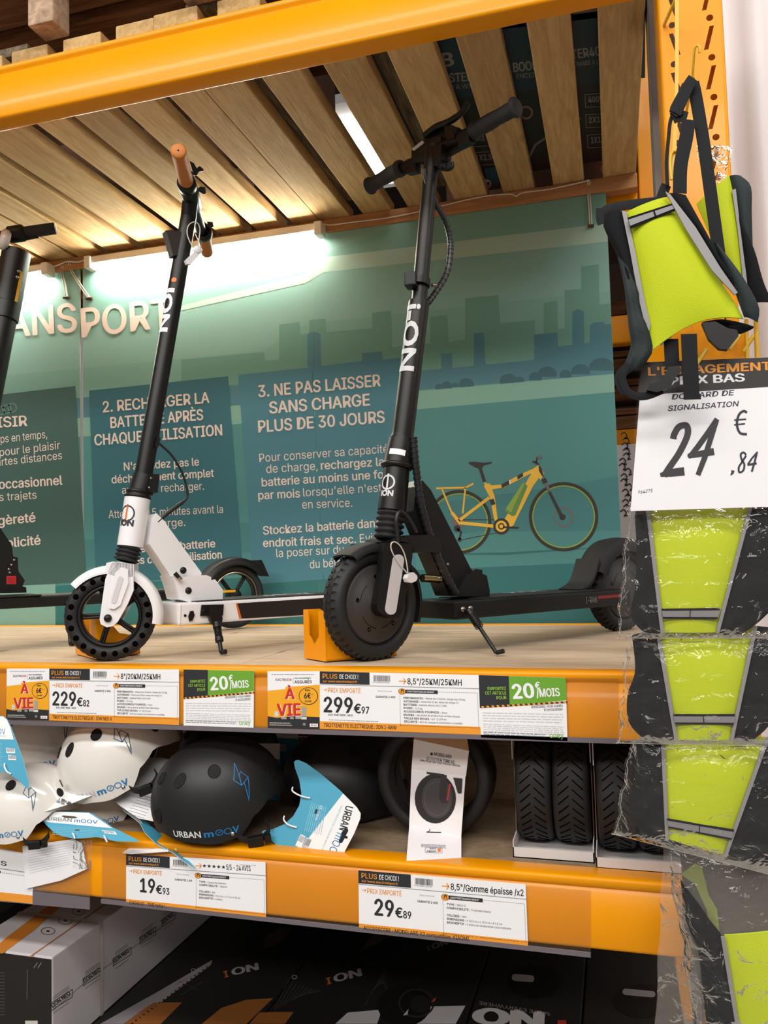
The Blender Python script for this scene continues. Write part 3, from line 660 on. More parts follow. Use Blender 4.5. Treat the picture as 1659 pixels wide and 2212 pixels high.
def solid_wheel(root, c, h, n, R, w):
    wh = MB(); wh.lathe(GREYH, [(0, -.024), (.028, -.025), (.030, -.022), (.06, -.0225), (.062, -.0195), (.074, -.020), (.077, -.018), (.080, -.014), (.080, .014), (.077, .018), (.03, .024), (0, .024)], c, n, 48)
    for k in range(5):
        a = math.radians(25+72*k); p = c+(h*math.cos(a)+Z1*math.sin(a))*.055-n*.0215; wh.lathe(PITCHB, [(0, -.0014), (.0042, -.0014), (.0046, 0)], p, n, 12); wh.lathe(BOLT, [(0, -.0018), (.0018, -.0018)], p, n, 8)
    fr = Frame(c-n*.0226, h, -Z1, -n)
    for a0, a1 in ((30, 85), (100, 160), (190, 235), (300, 345)): wh.stroke(fr, [(.048*math.cos(math.radians(a)), .048*math.sin(math.radians(a))) for a in range(a0, a1, 6)], .001, PITCHB, .0004)
    q = wh.build('wheel', root)
    ty = MB(); tyre_mesh(ty, c, n, h, R, w, .0785); tread(ty, c, n, h, R, w); ty.build('tyre', q)
    return q
def spoke_wheel(root, c, h, n, R, w, rim_r, honey=True, start=180, silver=False):
    wh = MB(); RM = BLACKP
    wh.lathe(RM, [(rim_r, -.012), (rim_r+.006, -.016), (rim_r+.006, .016), (rim_r, .012)], c, n, 48, True)
    if silver: wh.lathe(M('#c8b79c', .25, 1, name='silver_rim'), [(rim_r+.0005, -.017), (rim_r+.006, -.018), (rim_r+.0062, -.012)], c, n, 48)
    wh.lathe(RM, [(0, -.02), (.018, -.02), (.02, -.016), (.02, .016), (.018, .02), (0, .02)], c, n, 24)
    for k in range(5):
        for d in (-7, 7):
            a = math.radians(start+72*k+d); b = math.radians(start+72*k+d*.45)
            e0 = c+(h*math.cos(a)+Z1*math.sin(a))*.018; e1 = c+(h*math.cos(b)+Z1*math.sin(b))*(rim_r+.002)
            wh.tube(RM, [e0, e1], [.0042, .0032], 6)
    q = wh.build('wheel', root)
    ty = MB(); tyre_mesh(ty, c, n, h, R, w, rim_r+.005)
    if honey:
        for k in range(22):
            a = 2*math.pi*k/22; rm = (R+rim_r+.005)/2+.001; p = c+(h*math.cos(a)+Z1*math.sin(a))*rm
            for sg in (-1, 1): ty.lathe(PITCHB, [(0, sg*(w/2+.0006)), (.0058, sg*(w/2+.0006)), (.0066, sg*(w/2-.002))], p, n, 12)
    tread(ty, c, n, h, R, w*.45, 40) if not (silver or not honey) else None
    ty.build('tyre', q); return q
def fender(mat, c, h, n, R, w, a0, a1, name, root, th=.004, lip=.012, k=22):
    mb = MB(); rows = []
    for i in range(k+1):
        a = math.radians(a0+(a1-a0)*i/k); e = h*math.cos(a)+Z1*math.sin(a); rows.append([c+e*(R-lip)-n*w/2, c+e*(R-.002)-n*w*.48, c+e*R-n*w*.3, c+e*(R+.002), c+e*R+n*w*.3, c+e*(R-.002)+n*w*.48, c+e*(R-lip)+n*w/2])
    mb.grid(mat, rows); inn = [[p-(h*math.cos(math.radians(a0+(a1-a0)*i/k))+Z1*math.sin(math.radians(a0+(a1-a0)*i/k)))*th for p in r] for i, r in enumerate(rows)]
    mb.grid(mat, [r[::-1] for r in inn])
    for r, q in ((rows[0], inn[0]), (rows[-1], inn[-1])): mb.grid(mat, [r, q])
    for j in (0, -1): mb.grid(mat, [[r[j] for r in rows], [r[j] for r in inn]])
    return mb.build(name, root)
def capsule(x0, y0, x1, y1, r, n=8):
    a = math.atan2(y1-y0, x1-x0); out = []
    for i in range(n+1): t = a+math.pi/2+math.pi*i/n; out.append((x0+r*math.cos(t), y0+r*math.sin(t)))
    for i in range(n+1): t = a-math.pi/2+math.pi*i/n; out.append((x1+r*math.cos(t), y1+r*math.sin(t)))
    return out
def bellows(mat, a, b, r, k):
    mb = MB(); a, b = V3(a), V3(b); L = (b-a).length; prof = []
    for i in range(k):
        z = L*i/k; d = L/k; prof += [(r*.80, z), (r, z+d*.3), (r, z+d*.55), (r*.80, z+d*.9)]
    mb.lathe(mat, prof, a, b-a, 24); return mb
def wrapfn(a, b, r, s_from_top, side):
    """maps lettering running down a tube: x goes down the tube, y around it"""
    a, b = V3(a), V3(b); d = (a-b).normalized(); top = b + d*s_from_top; v = (EYE-top); v -= d*v.dot(d); v.normalize(); e = v.cross(d).normalized()
    if e.dot(RT) < 0: e = -e
    def fn(x, y):
        ph = (y+side)/r; return top + d*x + (v*math.cos(ph) + e*math.sin(ph))*(r+.0007)
    return fn
def chevrons(mb, fr, s0, s1, w, m):
    k = int((s1-s0)/.018)
    for i in range(k):
        s = s0+(i+.2)*(s1-s0)/k
        for sg in (-1, 1):
            for t in (0.0, .5): mb.stroke(fr, [(s+(.010 if t else 0), sg*(w*(t+.02))), (s+.016+(.010 if t else 0), sg*w*(t+.46))], .0035, m, .0012)

def black_scooter():
    o = V3((-.4704, 1.5343, ZS)); root = thing('electric_scooter', 'matt black electric scooter with solid front hub, right of the white one', 'scooter', o)
    L = lambda s, t, z: o + H*s + N*t + Z1*z
    hf, nf = dirs(58); R = .1085; c = o+Z1*R
    mid = PL(o, -N); near = lambda t: PL(o-N*t, -N)
    fpl = lambda t: PL(c-nf*t, -nf)
    # front wheel + fork
    solid_wheel(root, c, hf, nf, R, .052)
    z5 = lambda t: Crop(fpl(t), 680, 1130, 5.027)
    mb = MB(); leg = [(700, 215), (668, 560), (612, 880), (616, 950), (660, 1005), (740, 1028), (820, 1020), (868, 985), (900, 880), (952, 560), (985, 380), (990, 225)]
    mb.slab(z5(.034), leg, .020, BLACKP); inset = [(735, 230), (705, 560), (650, 880), (660, 945), (700, 985), (760, 1005), (815, 1000), (855, 965), (880, 880), (935, 560), (962, 380), (965, 240)]
    mb.slab(z5(.054), inset, .006, BLACKP)
    mb.add([v for v in [z5(.034)(x, y) for x, y in leg]], [], BLACKP)
    far = [V3(z5(.034)(x, y)) + nf*.088 for x, y in leg]; mb.prism(BLACKP, far, nf*-.02)
    crown = [(548, 215), (560, 180), (650, 152), (900, 150), (985, 190), (1003, 250), (985, 330), (700, 330), (690, 240)]
    mb.slab(z5(-.052), crown, .104, BLACKP); mb.build('fork', root)
    mb = MB(); mb.slab(z5(.0601), capsule(905, 400, 822, 935, 60), .0015, REFL); mb.build('fork_reflector', root, label='white reflector strip on the near fork leg')
    fender(BLACKR, c, hf, nf, R+.012, .066, 126, 92, 'front_mudguard', root)
    fender(BLACKR, c, hf, nf, R+.010, .056, 80, -22, 'front_mudguard', root, lip=.006)
    # steering column
    P = lambda x, y: mid(x, y)
    bellows(BLACKR, P(838, 1166), P(846, 1103), .030, 5).build('fork_bellows', root)
    ht = MB(); ht.tube(BLACKM, [P(846, 1104), P(857, 1014)], [.0295, .027], 28)
    ha, hb = P(846, 1104), P(857, 1014); f = wrapfn(ha, hb, .0285, .016, -.012)
    ringp = [f(.018+.016*math.cos(t*math.pi/12), -.004+.016*math.sin(t*math.pi/12)) for t in range(24)]; rin = [f(.018+.0125*math.cos(t*math.pi/12), -.004+.0125*math.sin(t*math.pi/12)) for t in range(24)]
    WL = M('#d9d9dc', .5, name='white_decal')
    ht.add(ringp+rin, [(i, (i+1) % 24, 24+(i+1) % 24, 24+i) for i in range(24)], WL); ht.add([f(.0, -.006), f(.036, -.006), f(.036, -.002), f(.0, -.002)], [(0, 1, 2, 3)], WL)
    g = wrapfn(ha, hb, .0285, .062, -.012); ht.ftext(lambda x, y: g(-y, x-.018), 'ION', .011, WL, .05); ht.build('head_tube', root)
    mb = MB(); mb.lathe(BLACKM, [(.028, 0), (.033, .002), (.034, .006), (.033, .010), (.027, .012)], P(857, 1013), hb-ha, 28)
    mb.tube(BLACKM, [P(858, 1004), P(868, 951)], [.0305, .0285], 28); mb.tube(BLACKM, [P(866, 952), P(868, 946)], .024, 24)
    q = mb.build('fold_clamp', root)
    k1, k2 = P(858, 1004), P(868, 951); f = wrapfn(k1, k2, .0305, .029, -.018); mb = MB(); m_ = 10; mb.add([f(0, .034*i/m_-.004) for i in range(m_+1)]+[f(.012, .034*i/m_-.004) for i in range(m_+1)], [(i, i+1, m_+2+i, m_+1+i) for i in range(m_)], PAPER); mb.build('clamp_sticker', q, label='white reflector sticker on the fold clamp')
    st = MB(); A, B, C_ = P(868, 950), P(905, 655), P(935, 318); st.tube(BLACKM, [A, B], [.0235, .0225], 28); st.tube(BLACKM, [B, B+(B-A).normalized()*.002], .0222, 24)
    f = wrapfn(A, B, .0232, .012, 0)
    st.ftext(lambda x, y: f(x+.0, -.029+y), 'i-ON', .034, M('#cfcfd2', .5, name='silver_decal'), .03, .150); st.build('lower_stem', root, label='black lower stem with silver lettering running down it')
    mb = MB(); mb.tube(BLACKM, [B, C_], [.0168, .0165], 24); q = mb.build('upper_stem', root)
    mb = MB(); rc1, rc2 = P(905, 618), P(906.5, 603); mb.tube(BLACKP, [rc1, rc2], .0235, 20); mb.box(BLACKP, rc1-H*.034+V3((-.004, -.008, -.008)), rc1-H*.012+V3((.008, .008, .022)), .003); mb.tube(BOLT, [rc1+H*.02-N*.02, rc1+H*.03-N*.022], .004, 8); mb.build('height_clamp', root)
    # handlebar
    E1, E2 = at(1117, 230, Z=2.20), at(797, 403, Z=2.20); bd = (E1-E2).normalized()
    mb = MB(); mb.tube(BLACKM, [E2, E1], .0115, 16); bar = mb.build('handlebar', root)
    for e, i, nm in ((E1, at(1022, 284, Z=2.20), 'grip'), (E2, at(868, 362, Z=2.20), 'grip')):
        d = (i-e).normalized(); Lg = (i-e).length; mb = MB(); GR_ = M('#222428', .7, name='grip_rubber', bump=.4, bscale=500)
        mb.lathe(GR_, [(0, 0), (.018, 0), (.0205, .003), (.0205, .007), (.0165, .010), (.0155, Lg*.4), (.017, Lg*.6), (.0165, Lg*.86), (.019, Lg*.9), (.019, Lg*.94), (.017, Lg*.95), (.019, Lg*.97), (.018, Lg), (.011, Lg)], e, d, 24); mb.build(nm, root)
    fw = (E1-E2).cross(Z1).normalized(); fw = fw if fw.dot(EYE-E1) > 0 else -fw
    hp = Crop(PL(E1+fw*.016, fw), 760, 180, 4.254)
    mb = MB(); pod = [(495, 600), (515, 550), (600, 500), (700, 400), (760, 360), (840, 350), (930, 380), (985, 420), (1050, 430), (1060, 500), (985, 545), (920, 580), (830, 630), (820, 760), (670, 780), (600, 720), (500, 690)]
    mb.slab(hp, pod, .012, BLACKP, -.03); mb.slab(hp, [(690, 490), (790, 470), (800, 520), (720, 560)], .010, BLACKP, -.018); mb.slab(hp, [(840, 390), (920, 380), (940, 500), (870, 520)], .016, BLACKP, -.018); mb.slab(hp, [(620, 600), (830, 560), (815, 760), (680, 770)], .02, BLACKP, -.018)
    mb.slab(hp, [(955, 420), (1045, 420), (1055, 520), (950, 570)], .02, BLACKP, -.028); mb.slab(hp, [(440, 715), (500, 680), (560, 720), (560, 800), (470, 820)], .018, BLACKP, -.026)
    pods = mb.build('control_pod', root)
    mb = MB(); mb.slab(hp, capsule(520, 582, 600, 520, 14), .0012, REFL, -.0178); mb.build('display_face', pods, label='pale grey strip of the display')
    mb = MB(); lv = [hp(x, y, -.01) for x, y in spline([(640, 470), (740, 390), (860, 340), (950, 280), (1010, 215), (1040, 160)], 4)]; mb.tube(BLACKM, lv, [.0075]*12+[.0065]*(len(lv)-14)+[.0055, .0065], 10); mb.build('brake_lever', root)
    mb = MB(); mb.tube(BLACKP, [hp(x, y, -.012) for x, y in spline([(800, 770), (850, 780), (890, 755), (890, 710)], 4)], .0035, 8); mb.tube(BLACKP, [hp(x, y, -.012) for x, y in [(800, 700), (860, 690)]], .0035, 8); mb.build('bag_hook', root)
    # cables
    mb = MB(); cp = PL(o-N*.006, -N); SPIR = M('#1d1e22', .35, name='spiral_wrap'); pts = [cp(x, y) for x, y in spline([(940, 440), (962, 478), (972, 515), (973, 545), (965, 590), (942, 630), (924, 655)], 8)]
    mb.tube(SPIR, pts, .0062, 10)
    for i in range(0, len(pts)-1, 2): mb.tube(SPIR, [pts[i], pts[i]+(pts[i+1]-pts[i])*.8], .0072, 10)
    for a in (0, 1, 2): mb.tube(SPIR, [cp(x+a*2.2, y) for x, y in spline([(914, 365), (918, 390), (932, 420), (940, 440)], 5)], .0022, 6)
    mb.build('cable', root); mb = MB(); pts = [PL(o-N*.03, -N)(x, y) for x, y in spline([(893, 945), (896, 985), (901, 1030), (908, 1080), (920, 1128), (937, 1180), (962, 1240), (985, 1282)], 8)]
    mb.tube(SPIR, pts, .0075, 10)
    for i in range(0, len(pts)-1, 2): mb.tube(SPIR, [pts[i], pts[i]+(pts[i+1]-pts[i])*.85], .0088, 10)
    mb.build('cable', root); mb = MB(); mb.tube(SPIR, [PL(o-N*.045, -N)(x, y) for x, y in spline([(861, 1186), (858, 1150), (856, 1125), (862, 1106), (874, 1110), (888, 1128), (900, 1150)], 6)], .0038, 8)
    mb.build('cable', root)
    # down tube, hinge, deck
    z6 = lambda t: Crop(PL(o-N*t, -N), 620, 900, 2.127)
    mb = MB(); mb.slab(z6(-.022), [(533, 330), (560, 300), (600, 345), (790, 715), (835, 800), (820, 826), (680, 820), (650, 745), (535, 480), (520, 440)], .044, BLACKM); mb.slab(z6(-.034), [(690, 800), (725, 735), (770, 700), (800, 705), (800, 722), (820, 730), (834, 800), (832, 826), (665, 822)], .068, BLACKM); dt = mb.build('down_tube', root)
    for x, y in ((738, 679), (698, 742)): mb = MB(); mb.lathe(BOLT, [(0, .003), (.003, .0025), (.0035, 0)], z6(.034)(x, y), -N, 10); mb.build('bolt', dt)
    mb = MB(); mb.tube(M('#b9a878', .2, 1, name='brass_roller'), [z6(.026)(622, 742), z6(.026)(700, 746)], .0085, 16); mb.build('latch_roller', root, label='brass coloured latch roller')
    mb = MB(); hk = [z6(.005)(x, y) for x, y in spline([(718, 525), (700, 530), (706, 560), (700, 600), (715, 660), (740, 700)], 5)]; mb.tube(BLACKM, hk, [.006]*6+[.008]*(len(hk)-6), 8); mb.build('fold_hook', root)
    mb = MB(); fx = Matrix(((H.x, N.x, 0, o.x), (H.y, N.y, 0, o.y), (0, 0, 1, o.z), (0, 0, 0, 1)))
    mb.box(BLACKM, (.155, -.075, .069), (.74, .075, .107), .004, fx)
    side = Frame(L(0, -.0752, 0), H, -Z1, -N)
    mb.text(side, 'I-RAW', (.566, -.081), (.607, -.081), .014, M('#8c8880', .5), .0005, .0); mb.rect(side, .611, -.096, .70, -.089, M('#8a1c22', .5), .0005)
    dk = mb.build('deck', root)
    mb = MB(); fr = Frame(L(0, 0, .1072), H, -N, Z1); mb.slab(fr, [(.235, -.066), (.66, -.066), (.66, .066), (.235, .066)], .002, BLACKR); mt = M('#2b2b2d', .6, name='mat_ridge'); chevrons(mb, fr, .25, .65, .062, mt)
    mb.text(fr, 'ION', (.54, -.02), (.42, -.02), -.035, M('#9a9a9c', .6), .0026, .04); mb.build('deck_mat', dk)
    mb = MB(); foot = at(1072, 1410, Z=ZS+.005); piv = PL(L(0, -.082, 0), -N)(1012, 1318)
    mb.tube(BLACKM, [piv, piv.lerp(foot, .35)], .0075, 10); mb.tube(BLACKM, [piv.lerp(foot, .3), foot], .0042, 10); mb.tube(BLACKM, [foot, foot+V3((.016, -.004, .004))], .0045, 8)
    for i in range(9): q_ = piv.lerp(foot, .12+.035*i); mb.lathe(BLACKM, [(.0085, -.0012), (.0095, 0), (.0085, .0012)], q_, foot-piv, 12)
    kk = mb.build('kickstand', root)
    for x, y in ((1000, 1316), (1016, 1314)): mb = MB(); mb.lathe(BOLT, [(0, .004), (.005, .003), (.006, 0)], PL(L(0, -.0755, 0), -N)(x, y), -N, 12); mb.build('bolt', kk)
    cr_ = L(.79, 0, R); solid_wheel(root, cr_, H, N, R, .05)
    fender(BLACKR, cr_, H, N, R+.018, .075, 160, 40, 'rear_mudguard', root, lip=.03)
    mb = MB(); rows = [[L(s, t, z) for t in (-.036, -.02, .02, .036)] for s, z in spline([(.60, .1115), (.635, .125), (.655, .15), (.672, .185)], 4)]; mb.grid(BLACKR, rows, True, .006, H*-.7+Z1*.7); mb.build('mudguard_ramp', root)
    # security tag on the fork
    tg = thing('security_tag', 'small white security tag looped round the fork of the matt black scooter', 'security tag', c-nf*.07); mb = MB(); zt = z5(.064)
    mb.tube(CORD, [zt(x, y) for x, y in spline([(1000, 540), (900, 420), (835, 300), (830, 225), (870, 205), (930, 250), (975, 340), (1000, 450), (1010, 540)], 5)], .0013, 6); mb.build('loop', tg)
    mb = MB(); mb.slab(zt, [(970, 600), (985, 560), (1045, 535), (1080, 570), (1085, 600), (1070, 630), (1020, 650), (985, 640)], .012, WHITEP, -.004); mb.build('tag', tg)
black_scooter()

def white_scooter():
    o = V3((-1.0311, 1.48, ZS)); root = thing('electric_scooter', 'white electric scooter with honeycomb tyre, black stem and orange grips', 'scooter', o)
    L = lambda s, t, z: o + H*s + N*t + Z1*z
    hf, nf = dirs(26); R = .0925; c = o+Z1*R; mid = PL(o, -N); P = lambda x, y: mid(x, y)
    spoke_wheel(root, c, hf, nf, R, .042, .058, True, 180)
    z5 = lambda t: Crop(PL(c-nf*t, -nf), 0, 960, 2.304); zw = lambda t: Crop(PL(o-N*t, -N), 0, 960, 2.304)
    leg = [(560, 590), (590, 583), (665, 597), (668, 725), (640, 790), (590, 880), (565, 903), (535, 908), (505, 893), (500, 868), (515, 760), (528, 670)]
    mb = MB(); mb.slab(z5(.030), leg, .010, WHITEP); mb.slab(z5(.040), [(575, 640), (605, 612), (638, 622), (640, 690), (600, 800), (570, 820), (545, 815), (545, 790)], .005, WHITEP)
    mb.prism(WHITEP, [V3(z5(.030)(x, y))+nf*.06 for x, y in leg], nf*.010); mb.slab(z5(-.04), [(560, 590), (590, 583), (690, 597), (690, 655), (640, 660), (552, 640)], .08, WHITEP)
    fk = mb.build('fork', root); mb = MB(); mb.slab(z5(.0451), capsule(600, 668, 567, 778, 13), .0012, REFL); mb.build('fork_reflector', fk, label='silver mesh patterned reflector')
    mb = MB(); mb.lathe(BLACKP, [(0, .008), (.005, .008), (.0078, .004), (.0082, 0)], z5(.040)(537, 865), -nf, 16); mb.build('axle_bolt', fk)
    fender(WHITEP, c, hf, nf, R+.012, .046, 138, 66, 'front_mudguard', root); fender(WHITEP, c, hf, nf, R+.014, .05, 66, -12, 'front_mudguard', root, lip=.014)
    bellows(BLACKR, P(272, 1213), P(281, 1180), .0265, 4).build('fork_bellows', root)
    ha, hb = P(281, 1181), P(297, 1077); mb = MB(); mb.tube(WHITEP, [ha, hb], [.0275, .0275], 28)
    OR = M('#dd7a28', .5, name='orange_decal'); f = wrapfn(ha, hb, .0275, .018, -.022)
    pr_, pi_ = [], []
    for t in range(24): cs, sn = math.cos(t*math.pi/12), math.sin(t*math.pi/12); pr_.append(f(.020+.0185*cs, .003+.0185*sn)); pi_.append(f(.020+.0155*cs, .003+.0155*sn))
    mb.add(pr_+pi_, [(i, (i+1) % 24, 24+(i+1) % 24, 24+i) for i in range(24)], INK); mb.add([f(.0, .001), f(.04, .001), f(.04, .005), f(.0, .005)], [(0, 1, 2, 3)], OR)
    g = wrapfn(ha, hb, .0275, .064, -.022); mb.ftext(lambda x, y: g(-y, x-.011), 'ION', .0125, INK, .05); mb.build('head_tube', root)
    mb = MB(); mb.lathe(BLACKP, [(.025, 0), (.0285, .001), (.0285, .006), (.023, .009), (.026, .012), (.026, .018), (.02, .02)], hb, hb-ha, 28); mb.build('headset', root)
    A, B = P(303, 1066), P(407, 470); ka, kb = P(304, 1064), P(314, 1028); mb = MB(); mb.tube(BLACKP, [ka, kb], .0262, 26)
    kd = (kb-ka).normalized(); mb.slab(Crop(PL(o-N*.015, -N), 0, 960, 2.304), [(735, 150), (783, 152), (772, 243), (725, 238)], .03, BLACKP, -.015); f = wrapfn(ka, kb, .0262, .002, -.022)
    kk = mb.build('fold_clamp', root)
    for y in (168, 215): mb = MB(); mb.lathe(BOLT, [(0, .0025), (.0025, .002), (.003, 0)], Crop(PL(o-N*.03, -N), 0, 960, 2.304)(752-(y-168)*.2, y), -N, 10); mb.build('screw', kk)
    mb = MB(); mb.tube(BLACKM, [A, B], [.0195, .018], 28); f = wrapfn(A, B, .0192, .0, 0)
    d_ = (A-B).length; SIL = M('#e9e8ee', .5)
    f = wrapfn(A, B, .0188, .185, 0); mb.ftext(lambda x, y: f(x, -.028+y), 'ION', .024, SIL, .04, .105)
    dot = [f(-.020+.006*math.cos(t*math.pi/8), -.008+.006*math.sin(t*math.pi/8)) for t in range(16)]; mb.add(dot, [range(16)], OR)
    mb.build('stem', root, label='tall black stem with white lettering and an orange dot')
    # handlebar
    E1, E2 = at(385, 325, Z=2.15), at(447, 545, Z=2.15); ZB_ = 2.15
    mb = MB(); mb.tube(BLACKP, [E1, E2], .0135, 18); d = (E2-E1).normalized(); cb = at(412, 425, Z=2.15); mb.lathe(BLACKP, [(.017, -.05), (.021, -.045), (.021, .045), (.017, .05)], cb, d, 20); mb.tube(BLACKM, [B, B.lerp(cb, .95)], .018, 20); mb.build('handlebar', root)
    OG = M('#c5762f', .6, name='orange_grip', bump=.25, bscale=420)
    for e, i in ((E1, at(402, 392, Z=2.15)), (E2, at(441, 508, Z=2.15))):
        dd = (i-e).normalized(); Lg = (i-e).length; mb = MB(); mb.lathe(OG, [(.0, -.0005), (.0025, -.0005), (.013, -.001), (.016, .002), (.0165, .006), (.0158, .010), (.0158, Lg-.008), (.0162, Lg-.004), (.015, Lg), (.011, Lg)], e, dd, 28)
        mb.lathe(PITCHB, [(0, -.0012), (.0016, -.0012), (.0018, 0)], e, dd, 10)
        g_ = mb.build('grip', root, label='orange rubber grip'); mb = MB(); mb.lathe(BLACKP, [(.015, 0), (.0205, .002), (.0215, .012), (.021, .026), (.0155, .030)], i, dd, 24); mb.build('grip_collar', g_)
    bp_ = Crop(PL(cb, (EYE-cb)), 330, 270, 6.32); mb = MB()
    mb.slab(bp_, [(500, 490), (560, 520), (600, 590), (640, 560), (690, 600), (695, 630), (630, 640), (600, 690), (555, 690), (535, 600)], .016, BLACKP, -.012); mb.build('control_lever', root); mb = MB(); mb.slab(bp_, [(620, 860), (650, 838), (715, 850), (728, 935), (690, 945), (620, 905)], .016, BLACKP, -.012); mb.build('control_lever', root); mb = MB(); mb.slab(bp_, [(745, 1320), (820, 1325), (833, 1390), (800, 1405), (745, 1375)], .012, BLACKP, -.02); mb.build('control_lever', root)
    mb = MB(); sp_ = Crop(PL(P(380, 560), -N), 330, 270, 6.32); mb.slab(sp_, [(155, 1460), (255, 1460), (410, 1495), (400, 1640), (330, 1800), (250, 1805), (190, 1570)], .024, M('#2b2725', .45, name='lamp_housing'), -.012); mb.build('headlamp', root)
    tg = thing('security_tag', 'white security tag with looped cord hanging below the orange-gripped handlebar', 'security tag', cb-V3((0, 0, .12))); mb = MB(); tp = Crop(PL(P(420, 500)-N*.03, -N), 330, 270, 6.32)
    mb.tube(CORD, [tp(x, y) for x, y in spline([(555, 1680), (500, 1580), (468, 1470), (490, 1370), (560, 1325), (620, 1350), (645, 1430), (635, 1530), (620, 1640)], 5)], .0013, 6); mb.build('loop', tg)
    mb = MB(); mb.lathe(WHITEP, [(0, -.001), (.008, 0), (.010, .006), (.010, .010), (.008, .012), (0, .012)], tp(595, 1720), -N, 18); mb.slab(tp, [(425, 1860), (550, 1740), (600, 1735), (640, 1760), (500, 1920), (445, 1915)], .010, WHITEP, 0); mb.build('tag', tg)
    mb = MB(); SPIR = M('#141414', .5); pts = [PL(o-N*.02, -N)(x, y) for x, y in spline([(343, 957), (372, 985), (395, 1025), (404, 1060), (402, 1078), (380, 1095), (358, 1112), (340, 1128)], 6)]
    mb.tube(SPIR, pts, [.0028]*(len(pts)-19)+[.0028]*3+[.0045]*16, 8); mb.build('cable', root); mb = MB(); mb.slab(Crop(PL(o-N*.02, -N), 0, 560, 2.514), capsule(860, 975, 850, 1015, 10), .006, BLACKP, -.004); mb.build('cable_grommet', root)
    # down tube and hinge
    mb = MB(); mb.slab(zw(-.024), [(705, 500), (722, 385), (740, 350), (775, 385), (960, 640), (945, 700), (820, 690), (798, 640)], .048, WHITEP); dt = mb.build('down_tube', root)
    mb = MB(); mb.slab(zw(-.036), [(795, 655), (815, 647), (850, 665), (880, 655), (960, 650), (985, 660), (985, 678), (1005, 672), (1042, 722), (1040, 778), (900, 786), (830, 768), (812, 700)], .010, WHITEP, .062)
    mb.slab(zw(-.036), [(795, 655), (815, 647), (850, 665), (880, 655), (960, 650), (1042, 722), (1040, 778), (900, 786), (830, 768), (812, 700)], .060, WHITEP); hg = mb.build('hinge', root)
    for x, y, m_ in ((912, 627, BLACKP), (938, 728, BLACKP)): mb = MB(); mb.lathe(m_, [(0, .004), (.005, .0035), (.0075, .001), (.0078, 0)], zw(.036)(x, y), -N, 16); mb.build('bolt', hg)
    mb = MB(); mb.tube(BLACKP, [zw(.04)(870, 640), zw(.044)(892, 664)], [.005, .004], 10); mb.tube(M('#cfc2ae', .25, 1), [zw(.044)(890, 660), zw(.044)(900, 672)], .005, 10); mb.build('latch_lever', hg)
    mb = MB(); mb.tube(BLACKP, [zw(0)(x, y) for x, y in spline([(915, 600), (930, 590), (950, 582), (962, 588)], 4)], .005, 8); mb.build('fold_hook', root)
    # deck
    fx = Matrix(((H.x, N.x, 0, o.x), (H.y, N.y, 0, o.y), (0, 0, 1, o.z), (0, 0, 0, 1))); mb = MB()
    mb.box(WHITEP, (.122, -.066, .066), (.70, .066, .114), .005, fx); nr = Crop(PL(L(0, -.0662, 0), -N), 400, 1150, 5.184)
    mb.flat(nr, [(572, 795), (1700, 725), (1700, 905), (635, 965)], M('#1c1614', .5), .0004); mb.flat(nr, [(566, 796), (584, 795), (634, 965), (604, 967)], M('#d2622a', .5), .0006)
    n5 = Crop(PL(L(0, -.0662, 0), -N), 0, 960, 2.304); mb.stroke(n5, [(902, 800), (898, 905)], 2, M('#a8a6ac', .5), .0004); mb.disc(n5, 921, 852, 7, BLACKP, .001)
    dk = mb.build('deck', root); mb = MB(); mb.slab(n5, [(945, 830), (960, 828), (966, 850), (955, 876), (940, 880), (936, 855)], .003, BLACKP, .0003); mb.build('charge_port_cap', dk)
    mb = MB(); fr = Frame(L(0, 0, .1142), H, -N, Z1); mb.slab(fr, [(.165, -.063), (.68, -.063), (.68, .063), (.165, .063)], .0018, BLACKR); chevrons(mb, fr, .18, .67, .058, M('#454442', .6, name='mat_ridge_grey')); mb.text(fr, 'ION', (.505, .005), (.375, .005), -.035, M('#d8d8da', .6), .0026, .04); mb.build('deck_mat', dk)
    # kickstand
    pl = PL(L(0, -.068, 0), -N); ks = MB(); k6 = Crop(pl, 400, 1150, 5.184); ks.slab(k6, [(180, 812), (425, 806), (415, 930), (165, 935)], .004, BLACKP); ks.slab(k6, [(245, 830), (350, 830), (385, 960), (380, 1000), (270, 1030), (240, 940)], .012, BLACKP, .004)
    foot = at(478, 1409, Z=ZS+.006); top = k6(325, 1010, .012); ks.tube(BLACKP, [top, top.lerp(foot, .18)], .0095, 12); ks.tube(BLACKP, [top, foot], .0048, 10)
    for i in range(6): ks.lathe(BLACKP, [(.006, -.0014), (.0085, 0), (.006, .0014)], top.lerp(foot, .22+.045*i), foot-top, 14)
    ks.tube(BLACKP, [top.lerp(foot, .5), top.lerp(foot, .64)], .0092, 12); ks.tube(BLACKP, [foot, foot+V3((.012, -.002, .0015))], .0055, 10); kk = ks.build('kickstand', root)
    for x, y in ((200, 880), (390, 868)): mb = MB(); mb.lathe(BLACKP, [(0, .002), (.0025, .0016), (.003, 0)], k6(x, y, .004), -N, 10); mb.build('bolt', kk)
    cr_ = L(.745, 0, R); spoke_wheel(root, cr_, H, N, R, .042, .058, True, 150); fender(BLACKP, cr_, H, N, R+.012, .055, 140, 30, 'rear_mudguard', root)
white_scooter()

